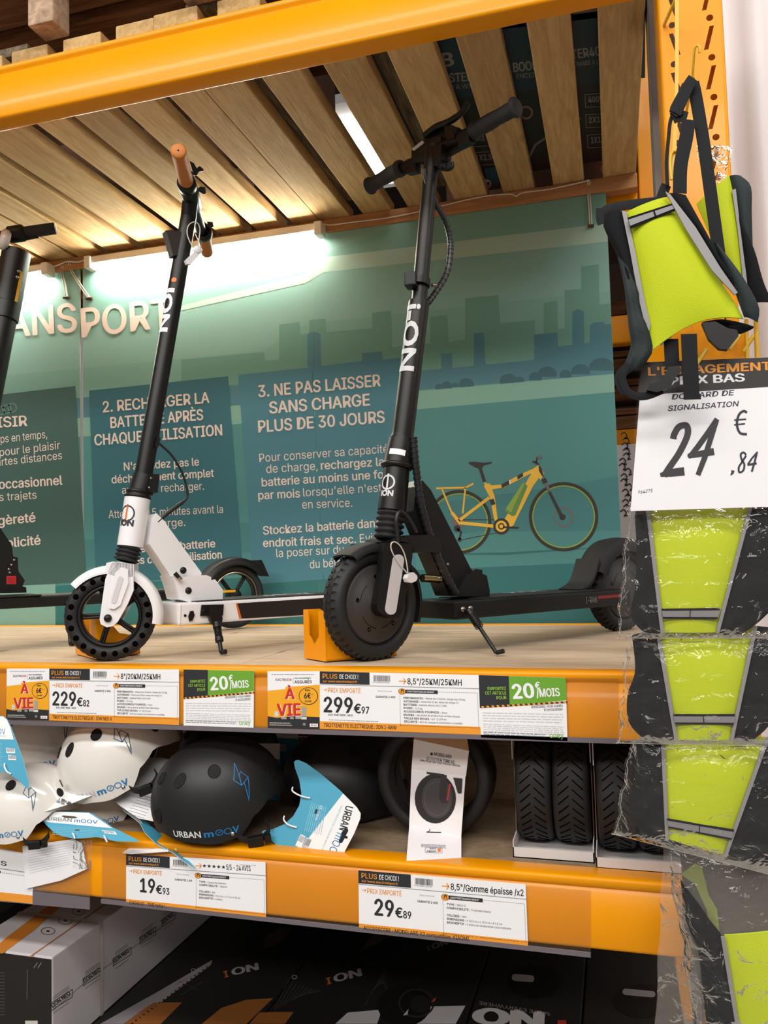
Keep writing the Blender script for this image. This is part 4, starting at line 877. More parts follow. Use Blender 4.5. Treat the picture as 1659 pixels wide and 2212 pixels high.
def left_scooter():
    cr_ = at(505, 1357, Z=ZS); o = cr_ - H*.86; root = thing('electric_scooter', 'black scooter at the left edge, its rear wheel showing behind the white scooter deck', 'scooter', (o.x, o.y, ZS)); o = V3((o.x, o.y, ZS))
    L = lambda s, t, z: o + H*s + N*t + Z1*z; mid = PL(o, -N); R = .098; fx = Matrix(((H.x, N.x, 0, o.x), (H.y, N.y, 0, o.y), (0, 0, 1, o.z), (0, 0, 0, 1)))
    spoke_wheel(root, L(0, 0, R), H, N, R, .042, .06, False, 180); fender(BLACKP, L(0, 0, R), H, N, R+.014, .055, 130, 20, 'front_mudguard', root)
    mb = MB(); mb.box(BLACKM, (.168, -.07, .098), (.74, .07, .126), .004, fx); dk = mb.build('deck', root); mb = MB(); mb.box(M('#5a5652', .8, name='grip_tape', bump=.3, bscale=700), (.26, -.064, .1262), (.72, .064, .1275), 0, fx); mb.build('grip_tape', dk)
    mb = MB(); mb.box(BLACKM, (.176, -.075, .126), (.29, .06, .1305), .002, fx); n4 = Crop(PL(L(0, -.03, 0), -N), 0, 1150, 3.95)
    mb.slab(n4, [(-150, -120), (10, -40), (110, 110), (120, 205), (160, 215), (165, 330), (220, 410), (200, 460), (232, 470), (235, 515), (20, 520), (-150, 500)], .03, BLACKM, -.04)
    hg = mb.build('hinge', root)
    for x, y in ((130, 237), (107, 278), (85, 315), (93, 345)): mb = MB(); mb.lathe(BOLT, [(0, .002), (.003, .0016), (.0036, 0)], n4(x, y, -.010), -N, 10); mb.build('bolt', hg)
    mb = MB(); mb.rect(n4, 62, 372, 145, 442, M('#c2202a', .5), -.0094); mb.lines(n4, 72, 385, 138, 6, 9, 3, M('#7a1016', .5), -.009); mb.build('warning_label', hg, label='small red label on the hinge')
    A, B = mid(-75, 1120), mid(36, 545); mb = MB(); mb.tube(BLACKM, [A, mid(22, 620)], .031, 24); mb.tube(BLACKM, [mid(14, 655), B], .036, 24); mb.tube(BLACKM, [mid(8, 690), mid(20, 630)], .0355, 24)
    st = mb.build('stem', root); mb = MB(); s3 = Crop(PL(o-N*.036, -N), 0, 440, 4.808)
    mb.slab(s3, [(215, 705), (243, 700), (185, 1020), (150, 1010)], .0015, M('#c99a1e', .5), -.004); mb.build('yellow_label', st, label='narrow yellow label')
    for x, y in ((195, 700), (180, 762)): mb = MB(); mb.lathe(BOLT, [(0, .004), (.004, .003), (.005, 0)], s3(x, y, -.002), -N, 12); mb.build('bolt', st)
    g0, g1 = mid(24, 507) , at(120, 493, Y=mid(24, 507).y+.05); mb = MB(); mb.tube(BLACKP, [g0-(g1-g0)*.9, g1.lerp(g0, .3)], .013, 16); mb.lathe(BLACKP, [(.017, -.022), (.022, -.018), (.022, .018), (.017, .022)], g0.lerp(g1, .12), g1-g0, 20); mb.build('handlebar', root)
    GR_ = M('#242426', .75, bump=.4, bscale=500); dd = (g0-g1).normalized(); Lg = (g1-g0).length*.78; mb = MB(); mb.lathe(GR_, [(0, 0), (.013, 0), (.0155, .003), (.0155, Lg-.004), (.013, Lg)], g1, dd, 24); gr = mb.build('grip', root)
    e1 = dd.cross(Z1).normalized(); fr = Frame(g1-dd*.0003, e1 if e1.dot(RT) > 0 else -e1, -Z1, -dd); mb = MB(); mb.ring(fr, 0, 0, .0115, .0022, M('#c9c5c0', .4), .0002); mb.stroke(fr, [(-.001, -.004), (-.001, .004), (.004, .004)], .0012, M('#c9c5c0', .4), .0003); mb.build('grip_end', gr)
    mb = MB(); mb.tube(BLACKP, [g0.lerp(g1, .18)-Z1*.018, g0.lerp(g1, .62)-Z1*.017], [.005, .003], 8); mb.build('brake_lever', root)
    mb = MB(); p = at(2, 515, Y=g0.y-.03); mb.lathe(M('#cfc8c2', .25, name='milky_plastic'), [(0, -.004), (.02, -.003), (.027, .002), (.028, .012), (.022, .02)], p, V3((.6, .75, -.2)), 24); mb.build('bell', root, label='milky white bell')
    c = L(.86, 0, R); spoke_wheel(root, c, H, N, R, .042, .068, False, 200, True)
    fender(BLACKP, c, H, N, R+.018, .072, 165, 38, 'rear_mudguard', root, lip=.02)
    mb = MB(); n6 = Crop(PL(c-N*.03, -N), 400, 1150, 5.184); mb.slab(n6, [(150, 655), (560, 643), (556, 668), (150, 690)], .004, M('#e0a81c', .45), 0); mb.build('side_reflector', root, label='yellow strip beside the rear wheel')
    mb = MB(); mb.slab(n6, [(835, 310), (875, 308), (905, 370), (958, 492), (880, 478), (830, 455)], .05, BLACKP, -.06); mb.build('tail_lamp', root)
    mb = MB(); ft = at(152, 1391, Z=ZS+.004); piv = PL(L(0, -.07, 0), -N)(145, 1300); mb.tube(BLACKP, [piv, ft], .0045, 8); mb.tube(BLACKP, [ft, ft+V3((.012, -.004, 0))], .005, 8); mb.build('kickstand', root)
left_scooter()

# ------------------------------------------------------------------ yellow wheel stands
def stand(a, b, e, hgt, label):
    """folded sheet: notched end face a-b, long side b-e, and the parallel far side"""
    a, b, e = V3(a), V3(b), V3(e); mb = MB(); t = .003
    w = (b-a); L_ = w.length; fr = Frame(a, w/L_, -Z1, w.cross(Z1).normalized())
    f2 = lambda x, y, l: fr(x, -y, l)
    mb.holed(ORANGE, f2, [(0, .0), (L_, .0), (L_, hgt), (L_*.70, hgt), (L_*.70, hgt*.48), (L_*.48, hgt*.30), (L_*.24, hgt*.48), (L_*.24, hgt), (0, hgt)], [], -t)
    q = w.normalized()
    for p0, s in ((b, 1), (a, -1)):
        d = (e-b); pts = [p0, p0+d, p0+d+Z1*hgt*.45, p0+d*.5+Z1*hgt*.6, p0+d*.22+Z1*hgt, p0+Z1*hgt]
        mb.prism(ORANGE, pts, q*-t*s)
        mb.prism(ORANGE, [a, b, e, e+a-b], Z1*t)
    mb.build('wheel_stand', label=label, cat='wheel stand', group='orange wheel stands on the scooter shelf')
stand(at(660, 1421, Z=ZS), at(707, 1429, Z=ZS), at(857, 1417, Z=ZS), .098, 'orange notched metal wheel stand against the front wheel of the matt black scooter')
stand(at(166, 1412, Z=ZS), at(210, 1424, Z=ZS), at(303, 1412, Z=ZS), .085, 'orange folded metal wheel stand seen through the spokes of the white scooter')

# ------------------------------------------------------------------ label holders and price cards
def holder(x0, y0, x1, y1, h, Y, label, hy=None):
    """clear label rail: top edge px line (x0,y0)-(x1,y1), h px high"""
    pl = YPL(Y); mb = MB(); mb.slab(pl, [(x0, y0), (x1, y1), (x1, y1+(hy or h)), (x0, y0+h)], .0008, CLEAR)
    t = thing('label_holder', label, 'label holder', pl((x0+x1)/2, y0+h)); mb.build('clear_strip', t)
    mb = MB(); k = (hy or h); mb.slab(pl, [(x0, y0+h-9), (x1, y1+k-11), (x1, y1+k), (x0, y0+h)], .0022, M('#6d646b', .5, name='grey_pvc'), .0009); mb.build('bottom_lip', t, label='grey plastic lip along the bottom')
holder(-160, 1441, 1336, 1466, 118, 1.3985, 'long clear label holder along the beam under the scooters', 140)
holder(220, 1828, 1276, 1924, 122, 1.3985, 'clear label holder on the lower beam holding the 19 and 29 euro cards', 143)
LB = Quad(YPL(1.3955), [(-200, 1795), (195, 1868), (195, 1964), (-200, 1930)], 395, 120)
def tilted_holder():
    t = thing('label_holder', 'clear label holder at the left end of the lower beam, half covered by a leaflet', 'label holder', LB(200, 118)); mb = MB(); mb.slab(LB, [(0, 0), (395, 0), (395, 96*1.25), (0, 120)], .0008, CLEAR); mb.build('clear_strip', t)
    mb = MB(); mb.slab(LB, [(272, 88), (395, 88), (395, 120), (272, 120)], .001, M('#6d646b', .5), .0009); mb.build('bottom_lip', t, label='grey plastic lip along the bottom')
tilted_holder()
GRID = M('#c9c9d2', .6)
def barcode(mb, q, x, y, w, h, digits, seed, l=.0009):
    r = random.Random(seed); xx = x
    while xx < x+w: b = r.choice((1, 1.6, 2.4))*w/90; mb.rect(q, xx, y, min(xx+b, x+w), y+h, INK, l); xx += b+r.choice((1, 1.5, 2.2))*w/90
    if digits: mb.text(q, digits, (x-4, y+h+8), (x+w-4, y+h+8), 6, INK, l)
def arrow(mb, q, x, y, L_, h, m, l=.0009):
    mb.rect(q, x, y-h*.08, x+L_*.9, y+h*.08, m, l); mb.flat(q, [(x+L_*.55, y-h*.5), (x+L_*.7, y-h*.5), (x+L_, y), (x+L_*.7, y+h*.5), (x+L_*.55, y+h*.5), (x+L_*.82, y)], m, l)
def price_card(quad, head, price, cents, eco, gar, feats, bottom, bw, label, Y=1.3965, stars=False, pw=128, px=17, hx=387, hw=215):
    q = Quad(YPL(Y), quad, 703, 295); mb = MB(); l = .0009
    mb.slab(q, [(0, 0), (703, 0), (703, 295), (0, 295)], .0006, PAPER, 0)
    mb.rect(q, 0, 0, 220, 63, INK, l-.0001)
    mb.text(q, 'PLUS', (13, 36), (78, 36), 24, INKO, l, .02); mb.text(q, 'DE CHOIX !', (88, 36), (170, 36), 23, PAPER, l, .012); mb.text(q, 'sur www.electrodepot.fr', (14, 55), (166, 55), 11, INKO, l, .02)
    barcode(mb, q, 238, 14, 74, 30, '3760328174100', len(head))
    arrow(mb, q, 350, 40, 32, 30, INKO)
    if stars:
        for i in range(5):
            cx, cy = 395+24*i, 38; mb.flat(q, [(cx+(11 if k % 2 == 0 else 4.6)*math.sin(k*math.pi/5), cy-(11 if k % 2 == 0 else 4.6)*math.cos(k*math.pi/5)) for k in range(10)], INK, l)
        mb.text(q, head, (505, 50), (628, 50), 27, INK, l, .02); mb.text(q, 'vos avis sur le site', (575, 22), (655, 22), 6, INKG, l)
    else: mb.text(q, head, (hx, 54), (hx+hw, 54), 29, INK, l, .025)
    mb.rect(q, 0, 66, 703, 69, INKG, l)
    arrow(mb, q, 14, 94, 18, 14, INKO); mb.text(q, 'PRIX EMPORTÉ', (36, 106), (180, 106), 23, INKO, l, .01)
    mb.text(q, price, (px, 208), (px+pw, 208), 76, INK, l, .045); mb.text(q, '€', (px+pw+4, 208), (px+pw+36, 208), 46, INK, l, .045); mb.text(q, cents, (px+pw+38, 209), (px+pw+72, 209), 34, INK, l, .04)
    if eco: mb.text(q, 'ECO-PART DEEE : 0€20', (38, 225), (145, 225), 9, INK, l, .02)
    mb.text(q, '0000671530 ACPE', (255, 96), (318, 96), 6, INKG, l); mb.text(q, gar, (246, 127), (332, 127), 10, INK, l, .02)
    for y in (88, 262):
        x = 352
        while x < 692: mb.rect(q, x, y, x+6, y+2, INKG, l); x += 9
    for x in (352, 694):
        y = 88
        while y < 260: mb.rect(q, x, y, x+2, y+6, INKG, l); y += 9
    mb.disc(q, 363, 92, 17, INK, l, ry=15); mb.disc(q, 363, 92, 15, INKO, l+.0002, ry=13); mb.stroke(q, [(358, 98), (361, 84), (368, 84), (370, 98)], 3, INK, l+.0004); mb.disc(q, 363, 84, 3.4, INK, l+.0004)
    mb.rect(q, 378, 82, 520, 100, INK, l); mb.text(q, 'CARACTERISTIQUES DU PRODUIT', (384, 95), (505, 95), 8, PAPER, l+.0002, .02)
    y = 128
    for a, b in feats:
        if a:
            w = 9.0*len(a)*.72; mb.text(q, a, (368, y), (368+w, y), 9.5, INK, l, .025)
            if b: mb.text(q, b, (368+w+5, y), (368+w+5+4.6*len(b), y), 9, INK, l)
        y += 17
    mb.rect(q, 0, 256, 703, 295, INKO, l); mb.text(q, bottom, (18, 284), (18+bw, 284), 19, M('#3a2a1a', .6), l+.0002, .02)
    if eco: mb.lines(q, 40, 246, 260, 1, 5, 3, INKG, l)
    return mb.build('price_card', label=label, cat='price card', group='price cards')
F1 = [('PERFORMANCES :', 'Vitesse max 25 km/h, charge max 100 kg'), ('AUTONOMIE :', 'Autonomie 20 km, temps de charge 3 h'), ('BATTERIE :', 'batterie lithium,36V,6Ah'), ('POIDS :', '10,5 kg'), ('ACCESSOIRE(S) FOURNI(S) :', 'Aucun'), ('DIVERS :', 'feu avant et arrière,Frein électrique'), ('TAILLE DES ROUES :', '8" (20.32 cm)'), ('SÉCURITÉ :', 'Port du casque et protections conseillés.')]
F2 = [('PERFORMANCES :', 'Vitesse max 25 km/h, charge max 100 kg'), ('AUTONOMIE :', 'Autonomie 25 km, temps de charge 3 h'), ('BATTERIE :', 'batterie lithium,36V,7,5Ah'), ('POIDS :', '12,5 kg'), ('ACCESSOIRE(S) FOURNI(S) :', 'Aucun'), ('DIVERS :', 'feu avant et arrière,frein arrière disque'), ('TAILLE DES ROUES :', '8,5" (21,59cm)'), ('SÉCURITÉ :', 'Port du casque et protections conseillés.')]
F3 = [('TYPE :', 'Casque de protection'), ('COMPATIBILITÉ :', 'Taille M'), ('', ''), ('COLORIS :', 'Noir'), ('DIMENSIONS :', 'H 21 cm x L 17 cm x P 35 cm'), ('DESCRIPTIF :', 'taille L')]
F4 = [('TYPE :', 'PNEUS X2'), ('COMPATIBILITÉ :', 'Trottinette Xiaomi'), ('', ''), ('COLORIS :', 'Noir'), ('DIMENSIONS :', 'H 20,5 cm x L 20,5 cm x P 6,8 cm'), ('DESCRIPTIF :', '2 pneus de remplacement pour trottinette')]
price_card([(107, 1444), (387, 1446), (387, 1566), (107, 1556)], '8"/20KM/25KMH', '229', '82', True, 'GARANTIE 2 ANS', F1, 'TROTTINETTE ELECTRIQUE : ION NEO X', 322, 'price card reading 229 euros 82 under the white scooter')
price_card([(691, 1450), (1034, 1458), (1039, 1587), (691, 1574)], '8,5"/25KM/25KMH', '299', '97', True, 'GARANTIE 2 ANS', F2, 'TROTTINETTE ELECTRIQUE : ION I-RAW', 318, 'price card reading 299 euros 97 under the matt black scooter', hw=240)
price_card([(272.8, 1844.8), (573.7, 1862.2), (574.8, 1989), (272.8, 1956)], '5/5 - 24 AVIS', '19', '93', False, 'GARANTIE 1 AN', F3, 'CASQUE : TNB taille L', 185, 'price card reading 19 euros 93 under the black helmet', stars=True, pw=76, px=70)
price_card([(774.3, 1879.2), (1135.6, 1910), (1140.9, 2050.5), (775.9, 2011.8)], '8,5"/Gomme épaisse /x2', '29', '89', False, 'GARANTIE 2 ANS', F4, 'ACCESSOIRE : MODELABS X2 compatibles XIAOMI', 440, 'price card reading 29 euros 89 under the boxed tyres', pw=82, px=65, hw=306)
mb = MB(); mb.slab(LB, [(10, 8), (272, 0), (272, 118), (10, 115)], .0006, PAPER, .001); l = .0022
mb.text(LB, 'AVIS', (160, 36), (216, 37), 10, INK, l, .02); mb.rect(LB, 10, 44, 272, 45.5, INKG, l); mb.rect(LB, 180, 50, 203, 55, INK, l); mb.rect(LB, 10, 98, 272, 117, INKO, l)
x = 205
while x < 262: mb.rect(LB, x, 53, x+3, 54, INKG, l); x += 5
mb.build('price_card', label='price card mostly cut off at the left edge of the lower beam', cat='price card', group='price cards')

def assured_card(quad, label):
    q = Quad(YPL(1.3968), quad, 232, 283); mb = MB(); YEL = M('#f2a91c', .6); RED = M('#cf2a24', .6); l = .0009
    mb.slab(q, [(0, 0), (232, 0), (232, 283), (0, 283)], .0006, PAPER)
    mb.lines(q, 18, 14, 214, 1, 5, 3, INKG, l, seed=4); mb.text(q, 'ELECTRO', (36, 47), (84, 47), 11, INK, l, .01); mb.text(q, 'SÛR', (85, 47), (107, 47), 11, RED, l, .02); mb.rect(q, 113, 30, 114.5, 62, INKG, l)
    mb.text(q, 'TOUS VOS APPAREILS', (119, 38), (192, 37), 7, INK, l, .02); mb.text(q, 'ASSURÉS', (120, 60), (197, 58), 14, INK, l, .03)
    mb.flat(q, [(0, 98), (80, 88), (80, 78), (232, 66), (232, 250), (0, 240)], YEL, l); mb.flat(q, [(0, 225), (40, 232), (120, 222), (232, 226), (232, 283), (0, 283)], INK, l+.0001)
    for t_, a, b, y0, y1, cap in (('À', 77, 122, 137, 137, 52), ('VIE', 42, 150, 222, 218, 58)):
        mb.text(q, t_, (a+3, y0+3), (b+3, y1+3), cap, M('#f4e8d8', .6), l+.0002, .07); mb.text(q, t_, (a, y0), (b, y1), cap, RED, l+.0004, .06)
    for x, y, w, h in ((30, 200, 18, 26), (152, 176, 20, 48), (124, 222, 26, 14), (60, 228, 24, 10), (100, 228, 16, 9), (150, 226, 24, 12)): mb.rect(q, x, y, x+w, y+h, M('#d9d4cc', .5) if (x % 4) else M('#a6a2a0', .5), l+.0003)
    mb.disc(q, 182, 122, 43, INK, l+.0004, n=36); mb.disc(q, 182, 122, 40, YEL, l+.0006, n=36)
    mb.text(q, 'Dès', (168, 98), (190, 97), 11, INK, l+.0008, .02); mb.text(q, '6€', (163, 134), (193, 133), 26, INK, l+.0008, .05); mb.text(q, 'TTC', (194, 118), (206, 117), 5, INK, l+.0008); mb.text(q, '/mois', (166, 152), (196, 151), 10, INK, l+.0008, .03)
    mb.lines(q, 8, 256, 110, 2, 10, 4, M('#b9b4ae', .6), l+.0003, seed=5); mb.rect(q, 188, 258, 224, 274, PAPER, l+.0003); mb.rect(q, 193, 262, 201, 270, M('#e07a30', .6), l+.0004); mb.lines(q, 204, 263, 221, 2, 5, 3, INKG, l+.0004, seed=6)
    for k in range(8): a = k*math.pi/4; mb.stroke(q, [(163, 262), (163+8*math.cos(a), 262+8*math.sin(a))], 1.4, M('#b9b4ae', .6), l+.0003)
    return mb.build('insurance_card', label=label, cat='advertising card', group='yellow insurance cards')
assured_card([(15, 1444), (107, 1444), (106, 1556), (14, 1554)], 'yellow and white insurance card left of the 229 euro price card')
assured_card([(578, 1450), (691, 1450), (691, 1574), (579, 1572)], 'yellow and white insurance card left of the 299 euro price card')
def monthly_card(quad, label):
    q = Quad(YPL(1.3962), quad, 382, 305); mb = MB(); GRN = M('#6aa52c', .6); LG = M('#9ccf3a', .6); l = .0009
    mb.slab(q, [(0, 0), (382, 0), (382, 305), (0, 305)], .0008, PAPER)
    mb.flat(q, [(0, 0), (132, 0), (132, 150), (0, 160)], INK, l); mb.flat(q, [(132, 0), (382, 0), (382, 108), (132, 144)], GRN, l)
    for t_, x, y in (('EMPORTEZ', 38, 72), ('CET ARTICLE', 26, 94), ('POUR', 76, 116)): mb.text(q, t_, (x, y), (119, y-4), 15, LG, l+.0002, .015)
    mb.text(q, '20', (148, 110), (245, 100), 68, PAPER, l+.0002, .06); mb.text(q, '€', (246, 58), (270, 56), 32, PAPER, l+.0002, .05); mb.text(q, '/MOIS', (252, 98), (356, 88), 38, PAPER, l+.0002, .05)
    for k in range(34):
        x = k*11.3; y = 152-(x/382)*40
        mb.flat(q, [(x, y), (x+5.6, y-.6), (x+9, y+9), (x+3.4, y+9.6)], INKO if k % 2 else INK, l+.0002); mb.flat(q, [(x+5.6, y-.6), (x+11.3, y-1.2), (x+14, y+8.5), (x+9, y+9)], INK if k % 2 else INKO, l+.0002)
    mb.text(q, 'RENSEIGNEZ-VOUS AUPRÈS', (228, 152), (366, 140), 11, INK, l, .02); mb.text(q, "D'UN ÉQUIPIER !", (284, 164), (366, 157), 11, INK, l, .02)
    mb.lines(q, 12, 182, 368, 4, 13, 5, GRID, l, -.02, seed=8, ragged=.03); mb.lines(q, 12, 236, 370, 5, 9, 4, GRID, l, 0, seed=9, ragged=.03); mb.lines(q, 12, 276, 290, 2, 9, 4, INKG, l, 0, seed=10, ragged=.03)
    mb.text(q, 'oney', (304, 292), (366, 290), 26, M('#7ab33a', .6), l, .01)
    return mb.build('finance_card', label=label, cat='advertising card', group='green monthly payment cards')
monthly_card([(397, 1446), (549, 1449), (548, 1572), (397, 1567)], 'green 20 euros a month card right of the 229 euro price card')
monthly_card([(1034, 1458), (1222, 1464), (1226, 1601), (1039, 1593)], 'green 20 euros a month card right of the 299 euro price card')

# ------------------------------------------------------------------ tyres on the lower shelf
RUB2 = M('#1a1819', .65, name='tyre_rubber_matt', bump=.12, bscale=200)
ZL = .7642
def tyre_pack():
    cx = at(941, 1740, Y=1.545); R = .113; t = thing('tyre_pack', 'pair of black tyres standing in a white picture sleeve on the lower shelf', 'tyre pack', (cx.x, 1.545, ZL)); c = V3((cx.x, 1.545, ZL+R+.0005))
    for y in (1.545, 1.592):
        mb = MB(); prof = []
        for i in range(16): a = 2*math.pi*i/16; prof.append((.0985+.0145*math.copysign(abs(math.cos(a))**.7, math.cos(a)), .0225*math.copysign(abs(math.sin(a))**.7, math.sin(a))))
        mb.lathe(RUB2, prof, (c.x, y, c.z), (0, 1, 0), 64, True); mb.build('tyre', t)
    s = MB(); WH = M('#efecf0', .45, name='sleeve_white'); KR = M('#b08a62', .8, name='kraft'); c8 = lambda pl: Crop(pl, 560, 1430, 1.975)
    up = plane3(at(560+650/1.975, 1430+455/1.975, Y=1.505), at(560+880/1.975, 1430+487/1.975, Y=1.505), at(560+660/1.975, 1430+330/1.975, Y=1.49)); md = plane3(at(560+650/1.975, 1430+455/1.975, Y=1.505), at(560+880/1.975, 1430+487/1.975, Y=1.505), at(560+640/1.975, 1430+695/1.975, Y=1.49)); lo = plane3(at(560+640/1.975, 1430+695/1.975, Y=1.49), at(560+862/1.975, 1430+745/1.975, Y=1.49), at(560+745/1.975, 1430+862/1.975, Y=1.415))
    a, b, d = c8(up), c8(md), c8(lo)
    s.slab(a, [(660, 328), (895, 378), (882, 487), (650, 455)], .001, WH); s.slab(a, [(668, 296), (886, 318), (895, 378), (660, 328)], .001, KR); s.slab(b, [(650, 455), (880, 487), (862, 745), (640, 697)], .001, WH); s.slab(d, [(640, 697), (862, 745), (862, 864), (627, 858)], .001, WH)
    l = .0016; s.disc(a, 736, 391, 6, INK, l); s.text(a, 'MODELABS', (746, 397), (820, 409), 13, INK, l, .015); s.text(a, 'SCOOTER', (713, 416), (780, 424), 12, INK, l); s.text(a, 'TIRE X2', (784, 425), (833, 432), 12, INK, l, .03); s.text(a, 'PNEU POUR TROTTINETTES ÉLECTRIQUES', (688, 421), (857, 445), 7, INK, l, .01)
    s.disc(b, 752, 582, 88, M('#1e1b1d', .6), l, ry=106); s.disc(b, 760, 580, 66, M('#3d383a', .6), l+.0003, ry=86); s.ring(b, 760, 582, 54, 2, M('#5a5456', .6), l+.0005, ry=72); s.flat(b, [(775, 480), (800, 482), (806, 600), (780, 604), (768, 580)], M('#2a2628', .6), l+.0006); s.stroke(b, [(815, 520), (803, 590)], 8, M('#b03036', .6), l+.0008)
    s.flat(b, [(715, 468), (790, 478), (790, 488), (715, 476)], M('#2a2628', .6), l+.0006); s.flat(b, [(828, 492), (868, 497), (864, 560), (848, 560)], M('#2a2628', .6), l+.0006)
    s.stroke(d, [(713, 728), (776, 730)], 4, INK, l); s.stroke(d, [(722, 728), (735, 708)], 3, INK, l); s.lines(d, 690, 737, 800, 3, 5, 2.4, INKG, l, .06, seed=3)
    s.stroke(d, [(708, 795), (708, 815), (780, 818), (780, 797)], 1.5, INKG, l, True); s.text(d, 'Made for', (728, 802), (754, 803), 6, INK, l); s.text(d, 'xiaomi', (713, 813), (754, 814), 8, INK, l, .02); s.rect(d, 761, 799, 774, 812, M('#ee7a2e', .6), l)
    s.build('sleeve', t, label='white picture sleeve round the tyres')
tyre_pack()
def tyre_box(x0, x1, y0, label):
    t = thing('tyre_box', label, 'tyre box', ((x0+x1)/2, y0+.1, ZL)); KW = M('#d8d4d4', .6, name='box_white'); KR = M('#8d6f52', .85, name='box_kraft'); d = .215; h = .216
    mb = MB(); mb.box(KW, (x0, y0, ZL), (x1, y0+d, ZL+.0018)); mb.box(KW, (x0, y0, ZL), (x1, y0+.0016, ZL+.018)); mb.box(KW, (x0, y0, ZL), (x0+.0016, y0+d, ZL+.03)); mb.box(KW, (x1-.0016, y0, ZL), (x1, y0+d, ZL+.03))
    mb.box(KR, (x0, y0+.05, ZL), (x0+.0014, y0+d, ZL+h)); mb.box(KR, (x1-.0014, y0+.05, ZL), (x1, y0+d, ZL+h)); mb.box(KR, (x0, y0+d-.002, ZL), (x1, y0+d, ZL+h)); mb.box(KR, (x0, y0+.03, ZL+h), (x1, y0+d, ZL+h+.0018)); mb.box(KW, (x0, y0+.026, ZL+h-.004), (x1, y0+.03, ZL+h+.002))
    mb.box(KW, (x0, y0+.026, ZL+h-.05), (x0+.0016, y0+.06, ZL+h)); mb.box(KW, (x1-.0016, y0+.026, ZL+h-.05), (x1, y0+.06, ZL+h)); mb.build('open_box', t)
    w = (x1-x0-.006)/2; R = .1045
    for i in (0, 1):
        c = V3((x0+.003+w*(i+.5), y0+.108, ZL+.0022+R)); mb = MB(); prof = []
        for k in range(16): a = 2*math.pi*k/16; prof.append((.085+.0195*math.copysign(abs(math.cos(a))**.55, math.cos(a)), (w/2-.0008)*math.copysign(abs(math.sin(a))**.55, math.sin(a))))
        mb.lathe(RUB2, prof, c, (1, 0, 0), 56, True)
        for k in range(-8, 9):
            for sg in (-1, 1):
                pts = []
                for q in range(5):
                    a = math.radians(180+k*9+ (q*2.2) + (0 if sg > 0 else 3)); x = sg*(.003+w*.28*(1-q/4)) ; rr = R-.0004-abs(x/w)**2.2*.004; pts.append(c+V3((x, rr*math.cos(a), -rr*math.sin(a)*-1*-1)))
                mb.tube(PITCHB, pts, .0011, 5)
        mb.build('tyre', t)
tyre_box(-.1965, -.0565, 1.466, 'open white box of two tread-on black tyres, left of the two boxes')
tyre_box(-.0525, .0885, 1.446, 'open white box of two black tyres partly behind the bagged bibs')

# ------------------------------------------------------------------ long scooter cartons at the bottom
ZC = .312
def carton_a():
    x1 = -1.1312; t = thing('scooter_carton', 'long white scooter carton with black end lying on the dark cartons, bottom left', 'carton', (x1-.11, 1.9, ZC)); WHC = M('#cfcbd0', .55, name='carton_white', var=.03)
    mb = MB(); mb.box(WHC, (x1-.22, 1.42, ZC+.0008), (x1, 2.36, .512), .003)
    en = YPL(1.4198); top = PL((0, 0, .5123), (0, 0, 1)); sd = PL((x1+.0003, 0, 0), (1, 0, 0)); c = Crop(en, 0, 1780, 2.592)
    BK = M('#171514', .6, name='carton_black'); OG = M('#d08028', .6)
    mb.flat(en, [edge2(x1-.219, .508, 1.4198), edge2(x1-.0015, .508, 1.4198), edge2(x1-.0015, ZC+.003, 1.4198), edge2(x1-.219, ZC+.003, 1.4198)], BK, .0003)
    for x in (203, 225): mb.stroke(c, [(x-12, 805), (x+8, 775)], 3, M('#9a968f', .4), .0008)
    mb.stroke(c, [(155, 815), (152, 980)], 4, M('#55524f', .6), .0006); mb.lines(c, 2, 830, 30, 14, 18, 5, M('#4a4745', .6), .0006, seed=12); mb.rect(c, 142, 1100, 212, 1160, M('#c9c6c2', .6), .0006)
    ct = Crop(top, 0, 1780, 2.592)
    mb.flat(ct, [(0, 668), (0, 722), (10, 728), (190, 597), (330, 470), (420, 420), (345, 420), (240, 480), (30, 640)], OG, .0003); mb.stroke(ct, [(165, 746), (360, 610), (585, 450)], 6, M('#b56a2a', .6), .0003)
    for x, y in ((268, 600), (365, 542), (440, 490)): mb.ring(ct, x, y, 38 if x < 400 else 34, 4, M('#7d5c4a', .6), .0004, ry=20); mb.disc(ct, x, y, 9, M('#4a3a34', .6), .0004, ry=6)
    cs = Crop(sd, 0, 1780, 2.592)
    mb.stroke(cs, [(290, 1050), (460, 900), (600, 795), (760, 680), (930, 560)], 2, M('#4a4644', .6), .0003)
    for x, y, w in ((345, 985, 60), (520, 850, 55), (683, 742, 50), (828, 625, 44), (945, 530, 38)):
        k = -.80; mb.stroke(cs, [(x-w, y+w*.62+22), (x-w, y+w*.62-20), (x+w, y-w*.62-22), (x+w, y-w*.62+20)], 3, M('#3f3b3a', .6), .0003, True); mb.text(cs, 'IION NEO', (x-w*.85, y+w*.62+8), (x+w*.85, y-w*.62+4), 22, M('#2f2b2a', .6), .0003, .04)
        for dy in (-48, -36, 42): mb.stroke(cs, [(x-w*.8, y+w*.55+dy), (x+w*.7, y-w*.5+dy)], 3, M('#8b8583', .6), .0003)
    mb.build('carton_body', t)
    mb = MB(); BAND = film('clear_strap', .35, '#d8cfc4', rough=.2, gloss=.8); y = 1.575
    for pts in ([(x1-.2206, y, .5135), (x1+.0016, y, .5135), (x1+.0016, y, ZC+.001)],):
        mb.grid(M('#b9b0a6', .35, name='strap_tape'), [[V3(p) for p in pts], [V3((p[0], p[1]+.011, p[2])) for p in pts]])
    mb.build('strap', t, label='narrow translucent strap round the carton')
def edge2(x, z, Y): return edge_at(V3((x, Y, z)))
def edge_at(p): v = p-EYE; w = v.dot(FW); return (CX+FPX*v.dot(RT)/w, CY-FPX*v.dot(UP)/w)
carton_a()
